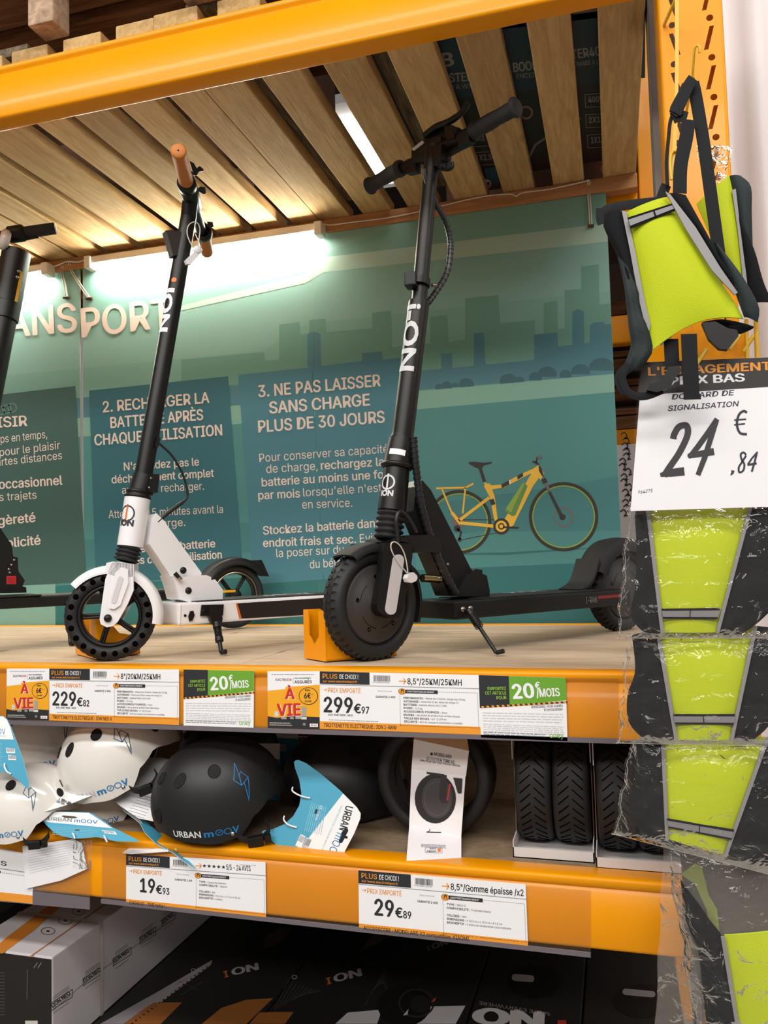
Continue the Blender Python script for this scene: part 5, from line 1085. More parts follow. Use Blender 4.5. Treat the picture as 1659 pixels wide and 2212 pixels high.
def carton_b(x0, x1, label, paint):
    BK = M('#1a1816', .5, name='carton_black_gloss', var=.1); t = thing('scooter_carton', label, 'carton', ((x0+x1)/2, 1.9, 0)); mb = MB(); mb.box(BK, (x0+.001, 1.44, .001), (x1-.001, 2.37, ZC), .003)
    p = PL((0, 0, ZC+.0003), (0, 0, 1)); paint(mb, Crop(p, 0, 1780, 2.592), Crop(p, 560, 1780, 1.885)); mb.build('carton_body', t)
OG2 = M('#8a5322', .6, name='dull_orange_print'); GY = M('#4b4845', .6, name='grey_print'); WT = M('#b5b2b4', .6, name='white_print')
def pa(mb, a, b):
    mb.flat(a, [(560, 1120), (740, 1120), (1180, 790), (1190, 760), (900, 930)], M('#8a8689', .6), .0002)
    x, y = 740, 1118
    while x < 1170: mb.disc(a, x, y-(x-740)*.76, 5, BLACKP, .0003, ry=4); x += 22
    mb.flat(a, [(800, 1040), (860, 1000), (1020, 1000), (900, 1120), (690, 1120)], OG2, .0003); mb.flat(a, [(1240, 1030), (1380, 985), (1530, 975), (1380, 1120), (1130, 1120)], OG2, .0003)
    mb.flat(a, [(1480, 640), (1560, 580), (1640, 580), (1600, 640), (1520, 680), (1470, 700)], M('#4a3d33', .6), .0003)
    mb.text(a, 'I', (1258, 862), (1282, 855), 34, M('#a8592a', .6), .0005, .06); mb.text(a, 'ON', (1300, 850), (1452, 815), 38, M('#9a9698', .6), .0005, .06); mb.ring(a, 1082, 820, 12, 4, M('#8b8789', .6), .0004, ry=9)
    for pts in ([(980, 900), (1120, 830)], [(960, 940), (1080, 870)], [(1010, 960), (1140, 880)], [(1000, 880), (1110, 930)]): mb.stroke(a, pts, 2, GY, .0003)
def pb(mb, a, b):
    mb.text(b, 'I', (276, 655), (296, 650), 26, M('#a8592a', .6), .0005, .06); mb.text(b, 'ON', (306, 646), (420, 618), 30, M('#9a9698', .6), .0005, .06); mb.ring(b, 143, 624, 10, 3, M('#8b8789', .6), .0004, ry=7)
    mb.flat(b, [(0, 768), (60, 766), (140, 766), (105, 814), (-40, 814)], OG2, .0003)
    mb.flat(b, [(310, 814), (360, 768), (500, 756), (480, 814)], WT, .0003); mb.flat(b, [(640, 745), (840, 740), (800, 814), (560, 814)], WT, .0003)
    mb.disc(b, 590, 740, 108, M('#0c0b0c', .5), .0004, ry=84); mb.ring(b, 640, 730, 70, 8, M('#262424', .5), .0006, ry=56); mb.disc(b, 655, 735, 40, M('#1a1919', .5), .0006, ry=36); mb.flat(b, [(698, 728), (720, 706), (716, 722)], M('#b8401e', .6), .0008); mb.flat(b, [(585, 782), (608, 754), (604, 778)], WT, .0008)
    mb.flat(b, [(20, 510), (60, 450), (130, 420), (100, 470), (50, 500)], M('#4a3d33', .6), .0004); mb.flat(b, [(410, 520), (450, 460), (520, 440), (500, 480), (450, 500)], M('#4a3d33', .6), .0004)
    mb.text(b, 'I', (684, 520), (700, 515), 20, M('#6b5a2a', .6), .0005, .06); mb.text(b, 'ON', (706, 512), (770, 488), 22, M('#7a7678', .6), .0005, .06)
    for k in range(9): mb.stroke(b, [(60+k*14, 760-k*8), (120+k*16, 640+k*5)], 1.5, GY, .0003); mb.stroke(b, [(430+k*8, 740-k*16), (520, 580+k*12)], 1.2, GY, .0003)
def pc(mb, a, b):
    mb.text(b, 'ON', (865, 812), (1160, 830), 62, WT, .0004, .09); mb.rect(b, 1215, 800, 1250, 830, M('#b03028', .6), .0004)
    mb.text(b, 'MOVE EVERYWHERE', (1182, 768), (895, 722), 14, M('#77736f', .6), .0004, .01, (0, 1))
    mb.disc(b, 1120, 640, 108, M('#070707', .5), .0003, ry=70); mb.slab(b, capsule(1042, 626, 1106, 631, 14), .0004, M('#8f8888', .6), .0005)
def pd(mb, a, b): mb.flat(b, capsule(1492, 684, 1600, 694, 13), M('#8f8888', .6), .0005); mb.disc(b, 1560, 720, 120, M('#070707', .5), .0003, ry=70)
mb = MB(); mb.box(M('#1a1816', .5), (-1.75, 1.44, .001), (-1.134, 2.37, .3115), .003); mb.build('scooter_carton', label='dark carton underneath the long white scooter carton', cat='carton')
carton_b(-1.132, -.781, 'black scooter carton with orange triangles directly right of the white carton', pa); carton_b(-.779, -.346, 'black scooter carton with a wheel picture and white bands, second of the dark cartons', pb)
carton_b(-.344, -.109, 'black scooter carton with big white lettering and a grey handle slot', pc); carton_b(-.107, .10, 'dark scooter carton with a grey handle slot nearest the bagged bibs', pd)

# ------------------------------------------------------------------ helmets
HA, HB, HC = .135, .106, .118
def rimz(az):
    az = abs((az+180) % 360-180)
    pts = [(0, -.16), (30, -.22), (60, -.33), (85, -.40), (105, -.36), (122, -.05), (138, .10), (160, .02), (180, -.05)]
    for (a, z0), (b, z1) in zip(pts, pts[1:]):
        if a <= az <= b: u = (az-a)/(b-a); u = u*u*(3-2*u); return z0+(z1-z0)*u
    return 0
def hs(az, el, k=1.0, g=0.0):
    a, e = math.radians(az), math.radians(el); se = math.sin(e); ce = math.copysign(abs(math.cos(e))**.85, math.cos(e)) if el > 0 else (1-.10*abs(se))
    return V3(((HA*k+g)*ce*math.cos(a), (HB*k+g)*ce*math.sin(a), (HC*k+g)*se))
def vent(mb, az, el, ra, re, rot, m, g=.0006, n=16):
    r = math.radians(rot); ring = []
    for i in range(n):
        t = 2*math.pi*i/n; u, v = ra*math.cos(t), re*math.sin(t); u, v = u*math.cos(r)-v*math.sin(r), u*math.sin(r)+v*math.cos(r)
        ring.append((az+u, el+v))
    mb.add([hs(az, el, 1, g)]+[hs(a, e, 1, g) for a, e in ring], [(0, i+1, (i+1) % n+1) for i in range(n)], m)
    mb.tube(m, [hs(a, e, 1, g) for a, e in ring], .0009, 5, closed=True)
BLU = M('#1f7ab8', .5, name='blue_decal'); GRD = M('#c2c4c8', .5, name='grey_decal'); NVY = M('#1d4f78', .5, name='navy_decal')
def helmet(px, Y, yaw, pitch, roll, white, label, group, decals=True, s=1.0, strap=True):
    root = thing('skate_helmet', label, 'helmet', (0, 0, 0), group)
    shell = M('#e6e2dd', .18, name='white_gloss_shell', coat=.5) if white else M('#17171a', .48, name='black_matt_shell', bump=.05, bscale=500)
    mb = MB(); cols = [360*i/64 for i in range(65)]; rows = []
    for j in range(15):
        row = []
        for az in cols:
            e0 = math.degrees(math.asin(max(-.95, min(.95, rimz(az))))); row.append(hs(az, e0+(90-e0)*j/14))
        rows.append(row)
    mb.grid(shell, rows); LN = M('#101013', .8, name='helmet_liner'); inn = []
    for j in range(15):
        row = []
        for az in cols: e0 = math.degrees(math.asin(max(-.95, min(.95, rimz(az))))); row.append(hs(az, e0+(90-e0)*j/14, 1, -.0045))
        inn.append(row)
    mb.grid(LN, [r[::-1] for r in inn]); mb.grid(shell, [rows[0], inn[0]]); mb.build('shell', root)
    q = MB(); VB = M('#050506', .8, name='vent_black')
    for az, el, ra, re, rot in ((30, 4, 5, 7, 0), (-30, 4, 5, 7, 0), (52, 40, 6, 7.5, -25), (-52, 40, 6, 7.5, 25), (20, 38, 6, 6, 0), (90, 47, 7, 7, 20), (-90, 47, 7, 7, -20), (150, 25, 4, 5, 0)):
        v = MB(); vent(v, az, el, ra, re, rot, VB); v.build('vent', root)
    mb = MB(); p = hs(99, -16, 1, 0); mb.lathe(STEEL, [(0, .0028), (.003, .0022), (.0042, 0)], p, V3((0, 1, 0)), 12); mb.build('rivet', root)
    if decals:
        LT = M('#e8e8ea', .5) if not white else GRD
        mb = MB(); f = lambda x, y: hs(48+math.degrees(x/.118), -13+math.degrees(y/.118)+x*-20, 1, .0008)
        mb.ftext(f, 'URBAN', .0125, LT, .02, .052); f2 = lambda x, y: f(x+.057, y)
        mb.ftext(f2, 'm', .0135, BLU, .03, .017)
        for cxx in (.0262, .0405):
            n = 22; o_ = [f2(cxx+.0066*math.cos(2*math.pi*i/n), .0066+.0066*math.sin(2*math.pi*i/n)) for i in range(n)]; i_ = [f2(cxx+.0050*math.cos(2*math.pi*i/n), .0066+.0050*math.sin(2*math.pi*i/n)) for i in range(n)]; mb.add(o_+i_, [(i, (i+1) % n, n+(i+1) % n, n+i) for i in range(n)], BLU)
        mb.ftext(lambda x, y: f2(x+.0482, y), 'V', .0135, BLU, .03, .012); pl = lambda x, y, l=0: f2(x, y)
        mb.stroke(pl, [(.0265-.003, .0066-.003), (.0265+.001, .0066), (.0265-.001, .0068), (.0265+.003, .0066+.003)], .001, BLU)
        mb.build('printed_name', root, label='brand lettering along the rim'); mb = MB(); g = lambda x, y, l=0: hs(112+math.degrees(x/.118), 28-math.degrees(y/.118), 1, .0009); lc = NVY if white else BLU
        for pts in ([(.006, -.046), (.002, .002), (-.010, -.012), (.006, -.046)], [(.002, .002), (.004, -.018), (.010, -.024), (.020, -.009), (.002, .002)], [(.020, -.009), (.008, .034), (.0085, -.001)]):
            pp = []
            for a, b in zip(pts, pts[1:]): pp += [(a[0]+(b[0]-a[0])*t/4, a[1]+(b[1]-a[1])*t/4) for t in range(4)]
            mb.stroke(g, pp+[pts[-1]], .0015, lc)
        mb.build('printed_logo', root, label='angular folded bird outline')
    if strap:
        W_ = M('#18181b', .7, name='webbing'); mb = MB(); a = hs(100, -14, .95); 
        pts = sp3([a, a+V3((-.018, .004, -.022)), a+V3((-.050, .006, -.026)), a+V3((-.070, -.002, -.012)), a+V3((-.062, -.018, -.004))], 5)
        mb.grid(W_, [[p+V3((0, .001, .0075)), p+V3((0, -.001, -.0075))] for p in pts], True, .0015, V3((0, 1, 0))); mb.build('chin_strap', root)
        mb = MB(); b = a+V3((-.040, .008, -.027)); mb.box(BLACKP, b-V3((.015, .006, .010)), b+V3((.015, .006, .010)), .003); mb.box(BLACKP, b+V3((-.03, -.004, -.008)), b+V3((-.017, .004, .008)), .002); mb.build('buckle', root)
    c = at(px[0], px[1], Y=Y); Rm = Matrix.Rotation(math.radians(yaw), 4, 'Z') @ Matrix.Rotation(math.radians(pitch), 4, 'Y') @ Matrix.Rotation(math.radians(roll), 4, 'X')
    root.matrix_world = Matrix.Translation(c) @ Rm @ Matrix.Scale(s, 4); return root
GW, GK = 'white skate helmets', 'black skate helmets'
helmet((262, 1644), 1.51, 198, 20, -4, True, 'white helmet on top of the pile, whole and facing left, strap hanging out', GW, s=.97)
helmet((128, 1606), 1.66, 194, 5, 0, True, 'white helmet behind the topmost one, at the upper left', GW, s=1.02)
helmet((62, 1752), 1.43, 194, 5, 0, True, 'white helmet at the left frame edge at the bottom of the pile', GW, s=.82)
helmet((226, 1737), 1.55, 215, 8, 4, True, 'white helmet lowest in the middle, half behind the hang cards', GW, s=.80)
helmet((474, 1722), 1.468, 207, 6, -8, False, 'matt black helmet at the front of the shelf with blue lettering', GK, s=.98)
helmet((745, 1695), 1.66, 30, 4, 0, False, 'matt black helmet behind the blue hang card, in shadow', GK, decals=False, s=1.02)
helmet((505, 1632), 1.82, 205, 4, 0, False, 'black helmet deep in the shelf behind the front black helmet', GK, decals=False, s=1.0)

# hang cards, leaflets
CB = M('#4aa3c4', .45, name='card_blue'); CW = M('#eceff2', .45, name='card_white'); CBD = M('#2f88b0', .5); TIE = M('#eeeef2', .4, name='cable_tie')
def tie(mb, pl, pts, w=.0016): mb.tube(TIE, [pl(x, y, .003+.004*math.sin(math.pi*i/12)) for i, (x, y) in enumerate(spline(pts, 4))], w, 6)
def moov(mb, c, p0, p1, cap, l, dark=INKG):
    d = (p1[0]-p0[0], p1[1]-p0[1]); at_ = lambda u: (p0[0]+d[0]*u, p0[1]+d[1]*u)
    mb.text(c, 'URBAN', p0, at_(.48), cap, dark, l, .03); mb.text(c, 'mOOV', at_(.53), p1, cap, BLU, l, .02)
def card_right():
    # stands on the shelf, leaning back against the helmet behind
    a, b = at(640, 1840, Y=1.43), at(700, 1850, Y=1.425); pl = plane3(a, b, at(660, 1650, Y=1.475)); c = Crop(pl, 320, 1540, 3.456)
    out = [(1090, 370), (1100, 355), (1125, 352), (1180, 375), (1290, 455), (1430, 575), (1560, 705), (1588, 750), (1585, 790), (1540, 900), (1450, 1070), (1240, 1050), (1100, 1035), (960, 985), (880, 925), (850, 890), (860, 878), (930, 868), (1020, 830), (1085, 770), (1130, 690), (1145, 600), (1130, 500), (1100, 420)]
    t = thing('hang_card', 'blue and white fin-shaped hang card standing right of the front black helmet', 'hang card', a); mb = MB(); mb.slab(c, out, .0009, CB, 0, CW); l = .0013
    wh = clip(out, -600, -465+0, -(600*1455+465*605)); mb.flat(c, wh, CW, l)
    mb.text(c, 'URBAN', (1480, 690), (1428, 870), 56, INK, l+.0002, .03); mb.text(c, 'mOOV', (1412, 890), (1330, 1075), 58, BLU, l+.0002, .0)
    mb.text(c, 'HELMET PROTECTION / CASQUE DE PROTECTION', (1443, 690), (1288, 1035), 12, M('#6aa6c0', .6), l+.0002)
    mb.flat(c, [(1445, 895), (1470, 862), (1492, 862), (1497, 880), (1478, 915), (1494, 925), (1488, 940), (1470, 935), (1450, 970), (1432, 972), (1425, 955)], BLACKP, l+.0002)
    for k in range(9): mb.stroke(c, [(1225-k*2+k*15, 670+k*4), (1170+k*15, 880+k*4)], 4, M('#8fcadf', .6), l)
    mb.text(c, 'CE', (1282, 692), (1282, 722), 18, PAPER, l, .02); mb.text(c, 'T-nB.com', (1275, 735), (1250, 800), 12, PAPER, l, .03); mb.stroke(c, [(1262, 720), (1250, 752)], 18, INK, l)
    for x, y in ((1140, 905), (1185, 930)):
        mb.flat(c, [(x, y), (x+38, y+16), (x+5, y+105), (x-40, y+85)], CW, l)
        for k in range(6): mb.stroke(c, [(x+2+k*6, y+8+k*2.4), (x-18+k*6, y+52+k*2.4)], 2.5, INK, l+.0002)
    mb.build('card', t); mb = MB(); tie(mb, c, [(1085, 555), (1090, 585), (1150, 620), (1215, 637)]); mb.build('cable_tie', t); mb = MB(); tie(mb, c, [(1022, 770), (1025, 800), (1060, 835), (1115, 855)]); mb.build('cable_tie', t)
card_right()
def card(name, label, cat, pts3, cr, out, paint, ties=(), th=.0008, base=CB, edge=CW):
    pl = plane3(*[at(x, y, Y=Y) for x, y, Y in pts3]); c = Crop(pl, *cr); t = thing(name, label, cat, at(pts3[0][0], pts3[0][1], Y=pts3[0][2])); mb = MB(); mb.slab(c, out, th, base, 0, edge); paint(mb, c); mb.build('card', t)
    for tp in ties: mb = MB(); tie(mb, c, tp); mb.build('cable_tie', t)
z7 = (0, 1540, 3.95)
def p_left(mb, c):
    l = .0012; mb.flat(c, [(-180, 30), (30, 30), (62, 60), (90, 120), (120, 228), (-180, 222)], CW, l); mb.text(c, 'mOOV', (-95, 185), (50, 180), 48, BLU, l+.0002); mb.lines(c, -150, 195, 60, 1, 5, 4, M('#a9c8d4', .6), l+.0002)
    for x, y, w in ((55, 298, 75), (72, 358, 66)):
        mb.flat(c, [(x, y), (x+w, y+6), (x+w+2, y+46), (x+2, y+44)], CW, l)
        for k in range(9): mb.stroke(c, [(x+8+k*w*.1, y+5), (x+9+k*w*.1, y+34)], 3, INK, l+.0002)
    mb.lines(c, -100, 245, 30, 12, 18, 5, M('#8cc6da', .6), l, .05, seed=2)
card('hang_card', 'blue and white hang card cut off by the left frame edge', 'hang card', ((0, 1640, 1.335), (60, 1640, 1.345), (30, 1560, 1.355)), z7, [(-200, 25), (20, 25), (60, 50), (95, 120), (150, 260), (205, 420), (248, 600), (246, 640), (232, 645), (150, 565), (60, 515), (-60, 490), (-200, 480)], p_left, [[(48, 430), (55, 460), (75, 500), (100, 520)]])
def p_lie(mb, c):
    l = .0012; mb.flat(c, [(352, 850), (440, 842), (760, 855), (880, 930), (960, 985), (375, 930)], CW, l); moov(mb, c, (412, 918), (836, 948), 30, l+.0002); mb.flat(c, [(525, 882), (545, 876), (640, 884), (668, 895), (640, 902), (560, 898)], M('#4a4038', .6), l+.0002)
    mb.flat(c, [(870, 1000), (980, 1010), (1002, 1040), (890, 1028)], CW, l)
    for k in range(9): mb.stroke(c, [(882+k*11, 1003+k), (890+k*11, 1024+k)], 4, INK, l+.0002)
    mb.lines(c, 450, 965, 840, 5, 14, 4, M('#82bdd0', .6), l, .03, seed=5); mb.rect(c, 645, 996, 682, 1006, INK, l)
card('hang_card', 'blue hang card lying face up in front of the lowest white helmet', 'hang card', ((100, 1765, 1.392), (250, 1800, 1.376), (170, 1820, 1.366)), z7, [(345, 865), (352, 848), (440, 840), (760, 850), (800, 865), (960, 975), (1190, 1090), (1170, 1100), (1000, 1098), (830, 1060), (640, 1075), (520, 1050), (450, 1010), (385, 945)], p_lie, [[(625, 1030), (645, 1050), (655, 1080)], [(895, 1050), (915, 1080), (930, 1110)]])
def p_wht(mb, c):
    l = .0012; r = random.Random(4); cols = ('#6f5a4a', '#3d4a63', '#a08a78', '#2f2a2c', '#7d8ea8', '#b8a598')
    for k in range(40):
        u, v = r.random(), r.random(); x, y = 320+u*250+v*30, 700-v*30+u*80+v*5; mb.flat(c, [(x, y), (x+26, y+9), (x+18, y+24), (x-10, y+14)], M(r.choice(cols), .6), l+.0001*k/10)
    for k in range(8): x, y = 445+k*9, 645-k*2; mb.flat(c, [(x, y), (x+9, y-4), (x+12, y+18), (x+2, y+20)], M(cols[k % 6], .6), l)
    mb.text(c, 'URBAN', (412, 800), (310, 775), 30, INK, l, .02); mb.text(c, 'mOOV', (300, 770), (225, 748), 28, BLU, l); mb.flat(c, [(215, 825), (240, 800), (290, 805), (298, 818), (275, 830), (240, 832)], M('#4a4038', .6), l)
card('hang_card', 'white hang card with small photos wedged under the topmost white helmet', 'hang card', ((60, 1750, 1.385), (230, 1700, 1.43), (150, 1690, 1.445)), z7, [(138, 805), (145, 795), (330, 690), (480, 630), (560, 640), (700, 680), (985, 605), (800, 700), (610, 775), (300, 870), (240, 862)], p_wht, base=CW)
def p_curl(mb, c):
    l = .0012; mb.flat(c, [(1032, 796), (1130, 850), (1200, 915), (1215, 955), (1190, 935), (1070, 840)], CW, l)
card('hang_card', 'blue hang card slanting down across the 19 euro card beside the black helmet', 'hang card', ((300, 1760, 1.47), (330, 1825, 1.385), (420, 1880, 1.375)), z7, [(1020, 785), (1135, 848), (1260, 945), (1370, 1040), (1480, 1130), (1580, 1230), (1668, 1330), (1655, 1330), (1540, 1250), (1480, 1200), (1330, 1120), (1240, 1030), (1190, 940), (1060, 840)], p_curl, [[(1500, 1040), (1495, 1090), (1485, 1110)], [(1475, 1150), (1480, 1185), (1510, 1200)]])
def sheet(label, pts3, out, lines_, cr=z7):
    pl = plane3(*[at(x, y, Y=Y) for x, y, Y in pts3]); c = Crop(pl, *cr); mb = MB(); mb.slab(c, out, .0005, PAPER)
    for a in lines_: mb.stroke(c, *a[:2], a[2], .0008)
    return mb.build('leaflet', label=label, cat='leaflet'), c
LG = M('#b9bccb', .6, name='faint_print')
ln = [([(235+k*2, 1170+k*22), (640-k*4, 1105+k*20)], 2.5, LG) for k in range(10)]
sheet('white leaflet in a clear sleeve hanging over the beam at the lower left', ((190, 1825, 1.392), (60, 1900, 1.389), (50, 1850, 1.39)), [(192, 1138), (630, 1075), (700, 1110), (745, 1330), (520, 1430), (222, 1500)], ln)
pl_ = plane3(*[at(x, y, Y=Y) for x, y, Y in ((190, 1825, 1.3905), (60, 1900, 1.3875), (50, 1850, 1.3885))]); mb = MB(); c_ = Crop(pl_, *z7); mb.grid(BAG, [[c_(x, y, .001+.003*random.random()) for x in (630, 680, 730, 790)] for y in (1085, 1130, 1180, 1230, 1280, 1330)]); mb.build('clear_sleeve', label='crinkled clear sleeve over the white leaflet at the lower left', cat='plastic sleeve')
ln = [([(1160+k*16, 640+k*24), (1330+k*2, 560+k*36)], 4, LG) for k in range(9)]+[([(1190+k*4-k*20, 700+k*22), (1330-k*14, 735+k*24)], 4, M('#8f8a96', .6)) for k in range(8)]
sheet('white instruction leaflet between the topmost white helmet and the black helmet', ((300, 1700, 1.49), (370, 1700, 1.51), (340, 1780, 1.435)), [(1060, 580), (1250, 380), (1400, 385), (1590, 440), (1500, 560), (1390, 720), (1325, 930), (1180, 900), (1020, 790), (970, 750)], ln)
ln = [([(1130+k*10, 1180-k*22), (1420-k*10, 1150-k*14)], 3, LG) for k in range(4)]
sheet('small white leaflet sticking out below the black helmet over the beam', ((270, 1843, 1.388), (360, 1838, 1.392), (330, 1805, 1.44)), [(1045, 1195), (1180, 1100), (1290, 1060), (1420, 1130), (1440, 1185), (1120, 1205)], ln)
sheet('white paper corner under the left helmet at the shelf edge', ((0, 1815, 1.39), (40, 1815, 1.395), (20, 1805, 1.44)), [(-60, 1085), (0, 1075), (150, 1050), (185, 1052), (90, 1110), (0, 1108), (-60, 1110)], [])
def deepcard(label, x, y, w, h, Y, txt):
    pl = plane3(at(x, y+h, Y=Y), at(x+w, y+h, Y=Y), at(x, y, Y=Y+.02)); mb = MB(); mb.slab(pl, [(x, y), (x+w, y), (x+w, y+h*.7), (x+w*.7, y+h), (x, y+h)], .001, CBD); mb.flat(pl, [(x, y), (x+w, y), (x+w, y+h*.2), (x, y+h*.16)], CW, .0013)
    mb.rect(pl, x+w*.45, y+h*.3, x+w*.68, y+h*.42, CW, .0013)
    for k in range(7): mb.rect(pl, x+w*(.47+.03*k), y+h*.31, x+w*(.482+.03*k), y+h*.41, INK, .0016)
    if txt: mb.text(pl, 'mOOV', (x+w*.1, y+h*.14), (x+w*.6, y+h*.16), 9, BLU, .0016)
    mb.build('hang_card', label=label, cat='hang card')
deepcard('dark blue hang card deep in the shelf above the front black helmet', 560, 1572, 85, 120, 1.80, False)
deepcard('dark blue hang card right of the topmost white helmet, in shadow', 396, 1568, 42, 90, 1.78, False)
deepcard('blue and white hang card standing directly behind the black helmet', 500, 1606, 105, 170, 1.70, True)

# ------------------------------------------------------------------ high-visibility bibs
LIME = M('#bfcd08', .75, name='fluorescent_lime', bump=.35, bscale=900, var=.04); CHAR = M('#0f1115', .8, name='charcoal_fabric', bump=.25, bscale=700, spec=.2); SLATE = M('#202b2d', .65, name='slate_fabric', bump=.2, bscale=600, spec=.3); WEB = M('#0d0f14', .7, name='black_webbing', bump=.3, bscale=900, spec=.3)
PIPE = M('#8d8b8e', .4, name='reflective_piping'); REFS = M('#827f84', .4, name='reflective_band'); HOOKM = M('#e0b028', .4, name='yellow_hook')
def patch(m, pl, left, right, n=10, k=14, bulge=.012, th=.003, base=0, wav=0, seed=1, hem=0):
    """padded cloth between two edges"""
    mb = MB(); r = random.Random(seed); ph = r.random()*6
    L_, R_ = resample(left, k), resample(right, k); rows = []
    for i, ((ax, ay), (bx, by)) in enumerate(zip(L_, R_)):
        row = []
        for j in range(n+1):
            u = j/n; v = i/k; z = base+bulge*math.sin(math.pi*u)**.6*math.sin(math.pi*(.06+.88*v))**.5 if bulge else base
            z += wav*math.sin(ph+7*u+9*v)*math.sin(ph*2+11*v-4*u); row.append(pl(ax+(bx-ax)*u, ay+(by-ay)*u-hem*math.sin(math.pi*u)*v**4, z))
        rows.append(row)
    mb.grid(m, rows, True, th, pl.n); return mb
def resample(pts, k):
    pts = spline(pts, 6) if len(pts) > 2 else pts; d = [0]
    for a, b in zip(pts, pts[1:]): d.append(d[-1]+math.hypot(b[0]-a[0], b[1]-a[1]))
    out = []
    for i in range(k+1):
        t = d[-1]*i/k; j = 0
        while j < len(d)-2 and d[j+1] < t: j += 1
        u = (t-d[j])/max(1e-9, d[j+1]-d[j]); out.append((pts[j][0]+(pts[j+1][0]-pts[j][0])*u, pts[j][1]+(pts[j+1][1]-pts[j][1])*u))
    return out
def ribbon(m, pl, pts, w, lift=0, th=.0016, tw=None):
    """webbing strap along px points of px width w; tw: depth lifts along it"""
    mb = MB(); c = resample(pts, 24); rows = []
    for i, (x, y) in enumerate(c):
        a, b = c[max(0, i-1)], c[min(24, i+1)]; dx, dy = b[0]-a[0], b[1]-a[1]; L_ = math.hypot(dx, dy) or 1; ww = (w if not isinstance(w, (tuple, list)) else w[0]+(w[1]-w[0])*i/24)/2; z = lift+(tw[0]+(tw[1]-tw[0])*i/24 if tw else 0)
        rows.append([pl(x-dy/L_*ww, y+dx/L_*ww, z), pl(x, y, z+.001), pl(x+dy/L_*ww, y-dx/L_*ww, z)])
    mb.grid(m, rows, True, th, pl.n); return mb
def front_bib():
    Y = 1.165; pl = YPL(Y); t = thing('reflective_bib', 'unwrapped lime and charcoal reflective bib hanging in front, straps looped over the hook', 'bib', pl(1480, 760))
    patch(LIME, pl, [(1353, 459), (1370, 540), (1388, 640), (1402, 720), (1408, 757)], [(1440, 426), (1490, 500), (1545, 590), (1585, 650), (1606, 688)], 12, 16, .016, hem=24).build('front_panel', t, label='lime panel')
    # lower scalloped hem of the panel
    pt = lambda pts, m, z, nm, lb=None: None
    mb = MB(); mb.slab(pl, [(1353, 460), (1343, 458), (1360, 540), (1378, 640), (1392, 700), (1402, 717), (1405, 703), (1390, 640), (1372, 545)], .004, PIPE, .001); mb.build('piping', t); mb = MB(); mb.slab(pl, [(1436, 424), (1446, 430), (1500, 500), (1552, 585), (1590, 640), (1583, 644), (1535, 592), (1480, 505)], .004, PIPE, .012); mb.build('piping', t)
    mb = MB(); mb.slab(pl, [(1352, 462), (1440, 430), (1500, 510), (1552, 595), (1596, 680), (1555, 676), (1500, 690), (1440, 722), (1410, 745), (1390, 660), (1370, 550)], .003, CHAR, -.006); mb.build('lining', t)
    mb = MB(); q = [(1355, 478), (1452, 447), (1463, 460), (1362, 501)]; mb.slab(pl, q, .002, CHAR, .011); mb.slab(pl, [(1357, 483), (1456, 450.5), (1461, 457), (1361, 496)], .001, REFS, .013); mb.slab(pl, [(1410, 466), (1413, 465), (1417, 476), (1414, 478)], .001, CHAR, .0141); mb.build('reflective_band', t, label='grey reflective band')
    patch(CHAR, pl, [(1316, 456), (1302, 480), (1318, 520), (1333, 550), (1345, 600), (1356, 650), (1368, 690)], [(1346, 458), (1358, 520), (1368, 570), (1380, 620), (1390, 690), (1396, 720), (1400, 740)], 6, 14, .008).build('side_panel', t)
    patch(SLATE, pl, [(1333, 555), (1345, 600), (1352, 650), (1358, 710), (1363, 745), (1352, 780), (1347, 795)], [(1366, 590), (1380, 630), (1388, 680), (1402, 715), (1410, 755), (1398, 780), (1376, 802)], 6, 14, .007, base=.004, wav=.003).build('side_panel', t)
    patch(CHAR, pl, [(1440, 424), (1500, 500), (1552, 585), (1592, 640), (1608, 690)], [(1480, 428), (1520, 500), (1560, 570), (1600, 610), (1612, 650)], 6, 14, .006, base=.010).build('side_panel', t)
    patch(SLATE, pl, [(1540, 530), (1580, 620), (1606, 690), (1608, 688)], [(1550, 535), (1600, 600), (1636, 665), (1634, 700)], 6, 14, .008, base=.010).build('side_panel', t)
    patch(CHAR, pl, [(1520, 690), (1560, 684), (1606, 692), (1632, 700)], [(1520, 692), (1570, 700), (1595, 717), (1630, 704)], 4, 8, .003, base=-.012).build('inner_lining', t)
    for pts, w, lf, nm in (([(1497, 174), (1486, 190), (1468, 222), (1457, 245), (1470, 240)], 24, .006, 'shoulder_strap'), ([(1497, 174), (1503, 200), (1520, 300), (1534, 400), (1545, 480), (1556, 560)], 28, -.004, 'shoulder_strap'), ([(1487, 262), (1482, 300), (1470, 360), (1468, 420)], 30, .004, 'shoulder_strap'), ([(1485, 190), (1470, 225), (1458, 250)], 26, .007, 'shoulder_strap'),
                           ([(1456, 243), (1448, 262), (1444, 300), (1440, 350), (1442, 400)], 8, .0, 'shoulder_strap'), ([(1452, 258), (1466, 252), (1484, 256)], 24, .003, 'shoulder_strap'), ([(1300, 462), (1310, 448), (1350, 438), (1400, 432), (1440, 428)], 20, -.008, 'shoulder_strap'), ([(1296, 450), (1296, 470), (1300, 484)], 18, 0, 'shoulder_strap'),
                           ([(1440, 395), (1430, 420), (1428, 430)], 22, -.006, 'shoulder_strap'), ([(1356, 792), (1344, 815), (1350, 840), (1366, 856), (1395, 858), (1430, 845)], 17, .010, 'waist_strap'), ([(1365, 790), (1340, 812), (1340, 830), (1352, 850)], 22, .008, 'waist_strap'), ([(1450, 730), (1452, 770), (1454, 795)], 32, -.006, 'waist_strap'), ([(1486, 728), (1488, 780), (1492, 866)], [34, 34], .016, 'waist_strap')):
        ribbon(WEB, pl, pts, w, lf).build(nm, t)
